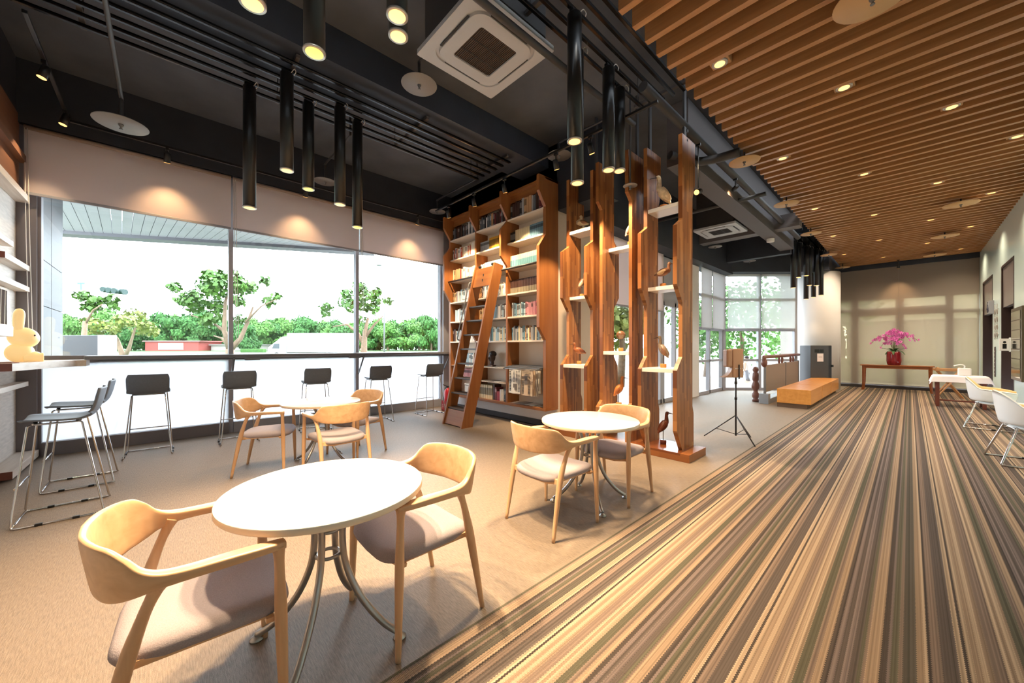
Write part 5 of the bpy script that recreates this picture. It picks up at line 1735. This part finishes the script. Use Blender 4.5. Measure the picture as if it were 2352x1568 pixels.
t = thing('wooden_counter', 'thick pale wooden counter on the left wall bending into the window counter', 'counter', (0, 0, 0))
fr = catmull([(-6.12, -1.09), (-6.5, -.99), (-6.9, -.87), (-7.08, -.79), (-7.12, -.70)], 5)
MB().prism([(-6.12, YL), (-7.44, YL), (-7.44, -.70)] + [p for p in fr[::-1]], 'Z', 1.135, 1.212).build('counter_top', M_LEDGE, t)
MB().box(-6.12, -6.117, YL, -1.09, 1.135, 1.212).build('shaded_end', M_LEDGE_END, t)  # counter end, shade put into its colour
# rabbit lamp: sits side on, nose toward the window counter
M_RAB = mat('glowing_rabbit_shell', (255, 226, 160), .4, emit=.2, emit_rgb=(255, 214, 150))
t = thing('rabbit_lamp', 'glowing cream rabbit shaped lamp sitting on the wooden counter', 'lamp', (-6.78, -1.13, 1.212), 1.72)
t.scale = (.86, .86, 1.0)
b = MB()
b.ell((.0, 0, .27), (.135, .115, .115), 24, 16, rot=Matrix.Rotation(.2, 3, 'Y'))
b.ell((-.03, 0, .10), (.125, .11, .11), 20, 14)
b.ell((.06, 0, .06), (.1, .1, .06), 18, 10)
for s in (-1, 1):
    b.tube(catmull([(.0, s * .055, .045), (.07, s * .06, .05), (.13, s * .06, .05), (.165, s * .06, .05)], 4), [.048] * 12 + [.042], 14)
b.build('body', M_RAB, t)
for s in (-1, 1):
    e = catmull([(-.035, s * .046, .34), (-.04, s * .05, .42), (-.036, s * .052, .51), (-.028, s * .05, .59)], 8)
    MB().tube(e, [(.036 + .014 * math.sin(i / 24.0 * PI * .8)) * math.sqrt(max(.02, 1 - max(0, (i - 17) / 7.0) ** 2)) for i in range(len(e))], 14, flat=(1, .6)).build('ear', M_RAB, t)
    MB().ell((.09, s * .085, .295), (.009, .008, .009), 10, 8).build('eye', mat('rabbit_eye', (70, 44, 34), .3), t)
for i, (x, y, r, c, lb) in enumerate(((-6.3, -1.16, .3, (150, 96, 70), 'brown leaflet lying on the wooden counter before the rabbit lamp'), (-6.36, -1.2, .1, (96, 60, 50), 'dark brown booklet lying on the wooden counter behind the leaflet'))):
    o = MB().cbox(-.1, .1, -.07, .07, 0, .006 + .004 * i, .002).build('leaflet', mat('leaflet_%d' % i, c, .6))
    o.location, o.rotation_euler = (x, y, 1.2125), (0, 0, r)
    tag(o, lb, 'leaflet')
# ================================================================== FAR HALL
M_BENCH = grain_mat('orange_oak', (204, 134, 62), (222, 154, 80), 'Y', .28, 5)
for i in range(3):
    y = 10.35 + 1.56 * i
    t = thing('wooden_bench', 'orange wooden block bench beside the stair rail, ' + ['nearest of the three in the row', 'middle one of the three in the row', 'furthest of the three in the row'][i], 'bench', (-1.79, y, 0), 0, 'three orange block benches in a row')
    MB().cbox(-.31, .31, 0, 1.515, .10, .42, .004).build('seat_block', M_BENCH, t)
    MB().box(-.31, .24, .02, 1.51, 0, .10).build('toe_kick', mat('bench_toe', (96, 70, 48), .6), t)
    if i < 2:
        MB().box(-.31, .25, 1.515, 1.56, .10, .34).build('joint_strip', mat('bench_joint', (180, 112, 50), .4), t)

# tripod with dispenser
t = thing('tripod_stand', 'slim black tripod stand on the pale carpet edge', 'tripod', (-1.756, 6.17, 0))
M_TRI = mat('tripod_black', (38, 28, 28), .4)
MB().cyl((0, 0, .07), (0, 0, .95), .012, n=10).build('pole', M_TRI, t)
MB().cyl((0, 0, .60), (0, 0, .64), .019, n=10).cyl((0, 0, .83), (0, 0, .87), .019, n=10).build('collar', M_TRI, t)
feet = [(-.27, -.26), (.235, -.33), (.33, .19)]
feet = [Vector((p[0], p[1])) for p in ((-.42, -.06), (.30, -.22), (.10, .36))]
for p in feet:
    lg = MB().cyl((0, 0, .37), (p.x, p.y, .005), .008, n=8).build('leg', M_TRI, t)
    MB().cyl((0, 0, .09), (p.x * .62, p.y * .62, .145), .005, n=8).build('brace', M_TRI, lg)
t = thing('dispenser_box', 'tan wooden dispenser box mounted on the black tripod', 'dispenser', (-1.756, 6.17, .93), RA)
M_TAN = mat('tan_plywood', (196, 150, 116), .5)
MB().cbox(-.075, .075, -.06, .06, 0, .42, .006).build('box_body', M_TAN, t)
MB().cbox(-.16, -.078, -.06, .06, .15, .41, .02).build('side_case', mat('tan_case', (182, 140, 110), .5), t)
MB().prism(catmull([(-.21, .005), (-.15, .03), (-.10, .09), (-.078, .16)], 4) + [(-.078, .0), (-.21, 0)], 'Y', -.05, .05).build('drip_tray', mat('tan_case', (182, 140, 110), .5), t)
MB().cbox(.0, .016, -.075, -.06, -.02, .19, .003).build('clamp', M_TRI, t)
g = MB()
for x, w in ((-.04, .012), (-.012, .01), (.01, .01), (.03, .008), (.055, .006)):
    g.box(x, x + w, -.063, -.0605, .125, .14)
g.build('lettering', mat('white_letter', (240, 238, 236), .5), t)

# stair rail
M_BRN = mat('brown_turned_wood', (112, 70, 58), .35)
t = thing('stair_railing', 'stair railing with a brown round handrail and grey mesh panels', 'railing', (-2.42, 10.66, 0))
MB().tube(catmull([(0, 0, 1.0), (0, -.02, 1.08), (0, .08, 1.13), (0, 1.0, 1.13), (0, 4.1, 1.13)], 4), .045, 12).build('handrail', M_BRN, t)
MB().ell((0, 0, .99), (.07, .07, .11), 14, 10).build('rail_knob', M_BRN, t)
MB().cbox(-.1, .1, -.05, .12, 0, .24, .005).cbox(-.1, .1, .12, 4.1, 0, .12, .005).build('kerb', mat('grey_kerb', (134, 140, 148), .6), t)
M_MESH = mat('grey_brown_mesh', (134, 118, 108), .7, noise=.08, nscale=160)
for a, b2 in ((.12, 2.2), (2.26, 3.95)):
    MB().cbox(-.015, .015, a, b2, .27, .93, .004).build('mesh_panel', M_MESH, t)
for y in (.06, 2.23, 4.0):
    MB().cbox(-.025, .025, y - .025, y + .025, .12, .95, .004).build('post', M_STEEL, t)
for y in (1.5, 1.85, 2.9, 3.25):
    MB().lathe([(.02, .93), (.032, .98), (.032, 1.05), (.02, 1.09)], 12, (0, y, 0)).build('spacer', M_BRN, t)
t = thing('newel_post', 'turned brown wooden newel post standing beside the stair railing', 'post', (-2.66, 10.9, 0))
MB().lathe([(.07, 0), (.075, .06), (.055, .08), (.075, .12), (.08, .2), (.05, .25), (.05, .29), (.085, .34), (.09, .42), (.055, .5), (.06, .53), (.07, .55), (.07, .7), (.045, .74), (.06, .77), (.068, .81), (.05, .86), (.0, .88)], 20).build('turned_shaft', M_BRN, t)
t = thing('dark_cabinet', 'dark grey metal cabinet with a white notice at the end of the stair railing', 'cabinet', (-2.03, 15.05, 0), RA)
M_CAB = mat('dark_grey_cabinet', (70, 72, 76), .6)
MB().cbox(-.34, .22, -.22, .22, 0, 1.42, .01).build('body', M_CAB, t)
MB().cbox(.225, .33, -.2, .2, 0, 1.42, .01).build('side_section', mat('black_cabinet_side', (44, 46, 52), .4), t)
MB().cbox(.3, .36, -.235, -.19, .75, .82, .005).build('latch', M_BLKMETAL, t)
MB().box(-.22, -.08, -.224, -.221, 1.2, 1.3).box(-.06, .06, -.224, -.221, 1.2, 1.3).build('vent_panel', M_BLKMETAL, t)
nt_ = MB().box(-.14, .05, -.224, -.221, .92, 1.17).build('notice', mat('notice_white', (236, 226, 226), .6), t)
MB().box(-.1, .01, -.2255, -.2242, 1.06, 1.07).build('notice_print', mat('print_grey', (120, 110, 112), .6), nt_)

# console table with orchid
M_CONS = grain_mat('brown_console_wood', (138, 76, 36), (160, 94, 48), 'X', .3, 6)
t = thing('console_table', 'long slim brown console table in front of the hall end blinds', 'table', (-.3, 16.6, 0))
MB().cbox(-.80, .80, -.18, .18, .775, .81, .006).build('tabletop', M_CONS, t)
MB().box(-.72, .72, -.15, -.13, .70, .775).box(-.72, .72, .13, .15, .70, .775).box(-.74, -.72, -.15, .15, .70, .775).box(.72, .74, -.15, .15, .70, .775).build('apron', M_CONS, t)
for sx in (-1, 1):
    for sy in (-1, 1):
        MB().tube([(sx * .745, sy * .14, 0), (sx * .72, sy * .135, .25), (sx * .715, sy * .135, .775)], [.028, .034, .042], 4, smooth=False).build('leg', M_CONS, t)
t = thing('orchid_pot', 'dark red glazed pot of pink orchids on the console table', 'potted plant', (-.34, 16.6, .81))
t.scale = (.82, .82, 1.0)
MB().lathe([(.15, 0), (.19, .02), (.21, .14), (.205, .34), (.19, .42), (.18, .42), (.18, .34), (.0, .34)], 28).build('pot', mat('oxblood_glaze', (134, 30, 38), .18, noise=.3, nscale=7, stretch=(3, 3, .6)), t)
lf = MB()
rr = random.Random(8)
for k in range(12):
    a = k * 2 * PI / 12 + rr.uniform(-.2, .2)
    L = rr.uniform(.2, .36)
    lf.grid(lambda i, j, a=a, L=L: (math.cos(a) * L * i / 6 - math.sin(a) * (j - 1) * .05 * math.sin(PI * (i + .6) / 7.2), math.sin(a) * L * i / 6 + math.cos(a) * (j - 1) * .05 * math.sin(PI * (i + .6) / 7.2), .37 + .3 * (i / 6) - .32 * (i / 6) ** 2 * (1.1 if k % 2 else .5) + .012 * abs(j - 1)), 7, 3)
lf.build('leaves', mat('orchid_leaf', (62, 96, 52), .4), t, fix=False)
st, flw, ctr = MB(), MB(), MB()
for k, (dx, dy, hh, n) in enumerate(((-.62, .02, .62, 11), (-.4, -.1, .72, 9), (-.2, .12, .8, 9), (.0, -.05, .84, 9), (.2, .1, .8, 9), (.42, -.05, .74, 9), (.62, .05, .70, 10), (-.35, .1, .45, 6), (.28, -.12, .42, 7), (-.1, -.16, .6, 8), (.12, -.16, .58, 8))):
    path = catmull([(dx * .08, dy * .3, .3), (dx * .14, dy * .5, .3 + hh * .55), (dx * .4, dy, .3 + hh * .88), (dx * .72, dy, .3 + hh * .86), (dx, dy, .3 + hh * .62)], 5)
    st.tube(path, .006, 6)
    for q in range(n):
        f = .42 + .58 * q / (n - 1)
        p = Vector(path[min(len(path) - 1, int(f * (len(path) - 1)))]) + Vector((rr.uniform(-.03, .03), rr.uniform(-.05, .0), rr.uniform(-.05, .05)))
        R3 = Euler((rr.uniform(.9, 1.9), rr.uniform(-.5, .5), rr.uniform(-.8, .8))).to_matrix()
        s = .058 * (1 if q < n - 3 else .7)
        for w in range(5):
            a = w * 2 * PI / 5
            c0 = R3 @ Vector((math.cos(a) * s * .15, math.sin(a) * s * .15, 0))
            c1 = R3 @ Vector((math.cos(a - .55) * s * .75, math.sin(a - .55) * s * .75, s * .2))
            c2 = R3 @ Vector((math.cos(a) * s * 1.1, math.sin(a) * s * 1.1, s * .05))
            c3 = R3 @ Vector((math.cos(a + .55) * s * .75, math.sin(a + .55) * s * .75, s * .2))
            flw.add([p + c0, p + c1, p + c2, p + c3], [(0, 1, 2, 3)], True)
        ctr.ell(tuple(p), (.012, .012, .012), 6, 4)
st.build('stems', mat('orchid_stem', (104, 110, 62), .5), t)
flw.build('blossoms', mat('orchid_pink', (226, 110, 190), .6, noise=.25, nscale=18), t, fix=False)['kind'] = 'stuff'
ctr.build('blossom_centres', mat('orchid_magenta', (170, 40, 130), .5), t)['kind'] = 'stuff'

# folding tray stand, cloth covered table
M_PINE = mat('pale_pine', (190, 140, 92), .5, noise=.1, nscale=20, stretch=(1, 1, 5))
t = thing('folding_tray_stand', 'folding pale wood cross-legged stand behind the white cloth table', 'stand', (.72, 15.55, 0), .1)
for s, y in ((1, -.16), (-1, -.13), (1, .16), (-1, .13)):
    MB().tube([(-s * .24, y, .01), (s * .22, y, .74)], .02, 4, smooth=False).build('leg', M_PINE, t)
MB().cbox(-.27, .27, -.2, -.16, .72, .79, .01).cbox(-.27, .27, .16, .2, .72, .79, .01).build('top_rail', M_PINE, t)
for x in (-.2, .2):
    MB().cyl((x, -.18, .8), (x, .18, .8), .018, n=8).build('crossbar', M_PINE, t)
t = thing('small_table', 'small reddish wood table under a white cloth by the glass wall', 'table', (.78, 13.4, 0))
M_RW = mat('reddish_wood', (112, 58, 42), .4)
MB().cbox(-.4, .4, -.3, .3, .68, .71, .004).build('tabletop', M_RW, t)
MB().box(-.36, .36, -.27, -.25, .56, .68).box(-.36, .36, .25, .27, .56, .68).box(-.37, -.35, -.27, .27, .56, .68).build('apron', M_RW, t)
for sx in (-1, 1):
    for sy in (-1, 1):
        MB().cbox(sx * .34 - .03, sx * .34 + .03, sy * .25 - .03, sy * .25 + .03, 0, .68, .004).build('leg', M_RW, t)
MB().cyl((-.34, -.25, .15), (.34, -.25, .15), .018, n=8).build('stretcher', M_RW, t)
cl = MB()
nn = 33
def cloth(i, j):
    x, y = (i / (nn - 1) * 2 - 1) * .58, (j / (nn - 1) * 2 - 1) * .46
    ox, oy = max(0, abs(x) - .41), max(0, abs(y) - .31)
    dr = math.hypot(ox, oy)
    wob = .012 * math.sin(9 * x + 3) * math.sin(11 * y) * (1 if dr > .01 else .1)
    return (math.copysign(min(abs(x), .41) + ox * .3, x) + wob, math.copysign(min(abs(y), .31) + oy * .3, y) + wob, .7135 - dr * .92 - (.003 if dr > 0 else 0))
cl.grid(cloth, nn, nn)
o = cl.build('white_tablecloth', mat('white_linen', (244, 240, 244), .8), None, fix=False)
o.location = (.78, 13.4, 0)
tag(o, 'white cloth draped over the small reddish table', 'tablecloth')
t = thing('pump_dispenser', 'white box shaped pump dispenser on the white cloth', 'dispenser', (.86, 13.5, .7145))
MB().cbox(-.1, .1, -.07, .07, 0, .17, .015).build('body', mat('white_plastic', (244, 244, 242), .3), t)
MB().tube(catmull([(0, 0, .17), (0, 0, .23), (-.06, 0, .25), (-.16, 0, .22)], 4), .012, 8).build('spout', mat('white_plastic', (244, 244, 242), .3), t)


def shell_chair():
    t = thing('white_shell_chair', '', 'chair')
    o = MB()
    NU, NV = 34, 16
    # u runs round the rim from right arm front, around the back, to left arm front; v from rim down to the seat centre
    def rim(a):
        """a in [-1,1]; 0 is the middle of the back"""
        ang = a * PI * .80
        x = .31 * math.sin(ang)
        y = -.27 * math.cos(ang) if abs(ang) < PI / 2 else -.27 * math.cos(ang) * .95
        z = .80 - .17 * min(1, (abs(a) / .42)) ** 2.2 - .05 * max(0, (abs(a) - .42) / .58) ** 1.4
        return x, y, z
    for off in (0, 1):
        def pt(i, j, off=off):
            a = i / (NU - 1) * 2 - 1
            x, y, z = rim(a)
            v = j / (NV - 1)
            if v < .62:
                q = v / .62
                k = 1 - .13 * q ** 1.6
                zz = z + (.455 - z) * q
            else:
                q = (v - .62) / .38
                k = .87 * (1 - q ** 1.5 * .995)
                zz = .455 - .03 * (1 - (1 - q) ** 3)
            sx = x * k
            sy = .04 + (y - .04) * k
            th = .012 * off
            return (sx * (1 - th * 2.4), sy * (1 - th * 2.4), zz + th)
        o.cur = off
        o.grid(pt, NU, NV)
    N = NU * NV
    for i in range(NU - 1):
        o.f.append([i * NV, (i + 1) * NV, N + (i + 1) * NV, N + i * NV])
        o.mi.append(0)
        o.sm.append(True)
    o.build('seat_shell', [mat('white_shell', (242, 242, 240), .35), mat('warm_lit_inside', (232, 204, 152), .7)], t, fix=False)  # inner face tinted ochre: warm light painted into the white shell
    o = MB().ell((0, .08, .405), (.25, .26, .03), 24, 8).build('seat_pan', mat('white_shell', (242, 242, 240), .35), t)
    for s in (1, -1):
        MB().tube([(s * .12, .22, .40), (s * .18, .24, .39), (s * .255, .29, .03), (s * .262, .285, .011), (s * .268, .25, .01), (s * .268, -.24, .01), (s * .262, -.275, .011), (s * .255, -.27, .03), (s * .18, -.16, .40), (s * .1, -.14, .405)], .010, 10).build('sled_frame', M_CHROME, t)
        MB().cbox(s * .268 - .012, s * .268 + .012, -.02, .02, 0, .022, .003).build('floor_glide', M_BLKMETAL, t)
    MB().tube([(-.18, -.16, .40), (.18, -.16, .40)], .009, 8).tube([(-.18, .24, .39), (.18, .24, .39)], .009, 8).build('cross_bar', M_CHROME, t)
    return t


w0 = shell_chair()
WGp = 'white shell armchairs by the glass wall'
w0.location, w0.rotation_euler = (1.0, 7.42, 0), (0, 0, -PI / 2 + .12)
w0.scale = (1.14, 1.14, 1.06)
tag(w0, 'white shell armchair cut by the right edge of the photo, nearer of two', 'chair', WGp)
dup(w0, (.97, 10.25, 0), -PI / 2 - .1, 'white shell armchair, warm light painted on its inside, next to the white cloth table')

# fittings on the glass wall
XR = 1.4
t = thing('framed_panel', 'tall framed panel of small reflecting panes on the glass wall near the right edge', 'frame', (XR, 11.6, 1.43))
MB().cbox(-.05, 0, -.5, .5, -.68, .68, .01).build('frame', mat('dark_bronze', (90, 78, 60), .35, .5), t)
for k in range(7):
    MB().box(-.056, -.051, -.42, .42, -.62 + .178 * k, -.62 + .178 * k + .16).build('pane', mat('smoked_mirror', (150, 150, 130), .08, .9), t)
t = thing('pictogram_sign', 'small white plate with a dark pictogram on the near doorway frame', 'sign', (1.36, 12.22, 1.42))
MB().cbox(-.02, .03, -.015, .015, -.14, .14, .004).cbox(-.14, -.01, -.02, .0, -.12, .12, .006).build('plate', mat('white_plastic', (244, 244, 242), .3), t)
MB().box(-.1, -.05, -.0225, -.0205, -.08, .02).ell((-.075, -.021, .05), (.022, .002, .022), 10, 6).build('pictogram', M_BLKMETAL, t)
t = thing('wheelchair_sign', 'grey panel with a dark wheelchair symbol by the far doorway', 'sign', (1.33, 14.9, 2.35))
MB().cbox(-.01, .07, -.14, .14, -.16, .16, .004).build('plate', mat('sign_grey', (150, 150, 156), .4), t)
sy = MB()
sy.tube([(-.014, .02 + .07 * math.cos(q), -.06 + .07 * math.sin(q)) for q in [k * PI / 8 for k in range(12)]], .011, 6)
sy.tube([(-.014, .02, .08), (-.014, .02, -.02), (-.014, -.07, -.02), (-.014, -.1, -.1)], .011, 6).ell((-.014, .02, .115), (.006, .022, .022), 8, 6)
sy.build('symbol', mat('symbol_blue_black', (40, 46, 70), .4), t)
t = thing('strip_sign', 'narrow dark strip with pale marks on the glass wall between the doorways', 'sign', (XR, 14.55, 1.02))
MB().cbox(-.015, 0, -.06, .06, -.36, .36, .004).build('plate', mat('strip_brown', (70, 56, 54), .4), t)
g = MB()
for k in range(7):
    g.box(-.018, -.0155, -.03, .03, -.3 + .09 * k, -.3 + .09 * k + .022)
g.build('marks', mat('mark_white', (230, 226, 226), .5), t)
for k, y in enumerate((14.0, 14.3)):
    t = thing('hook_ornament', 'small bronze hook ornaments on the glass wall between the doorways, ' + ('nearer column' if k == 0 else 'further column'), 'ornament', (XR, y, 1.95))
    g = MB()
    for q in range(4):
        g.tube([(-.03, .06 * math.cos(a), .18 * q - .3 + .06 * math.sin(a)) for a in [w * PI / 5 for w in range(10)]], .008, 6, closed=True)
    g.cyl((-.03, 0, -.4), (-.03, 0, .42), .006, n=6).cyl((-.03, 0, .3), (0, 0, .3), .006, n=6).cyl((-.03, 0, -.3), (0, 0, -.3), .006, n=6)
    g.build('rings', mat('pale_bronze', (150, 140, 130), .35, .5), t)
# wash on the end blinds above the orchids and on the glass wall
track_spot(-.25, 16.96, 3.92, 4.15, (-.25, 17.5, 2.6), 'spotlight washing the end blinds above the orchids', HG, 30, 70)
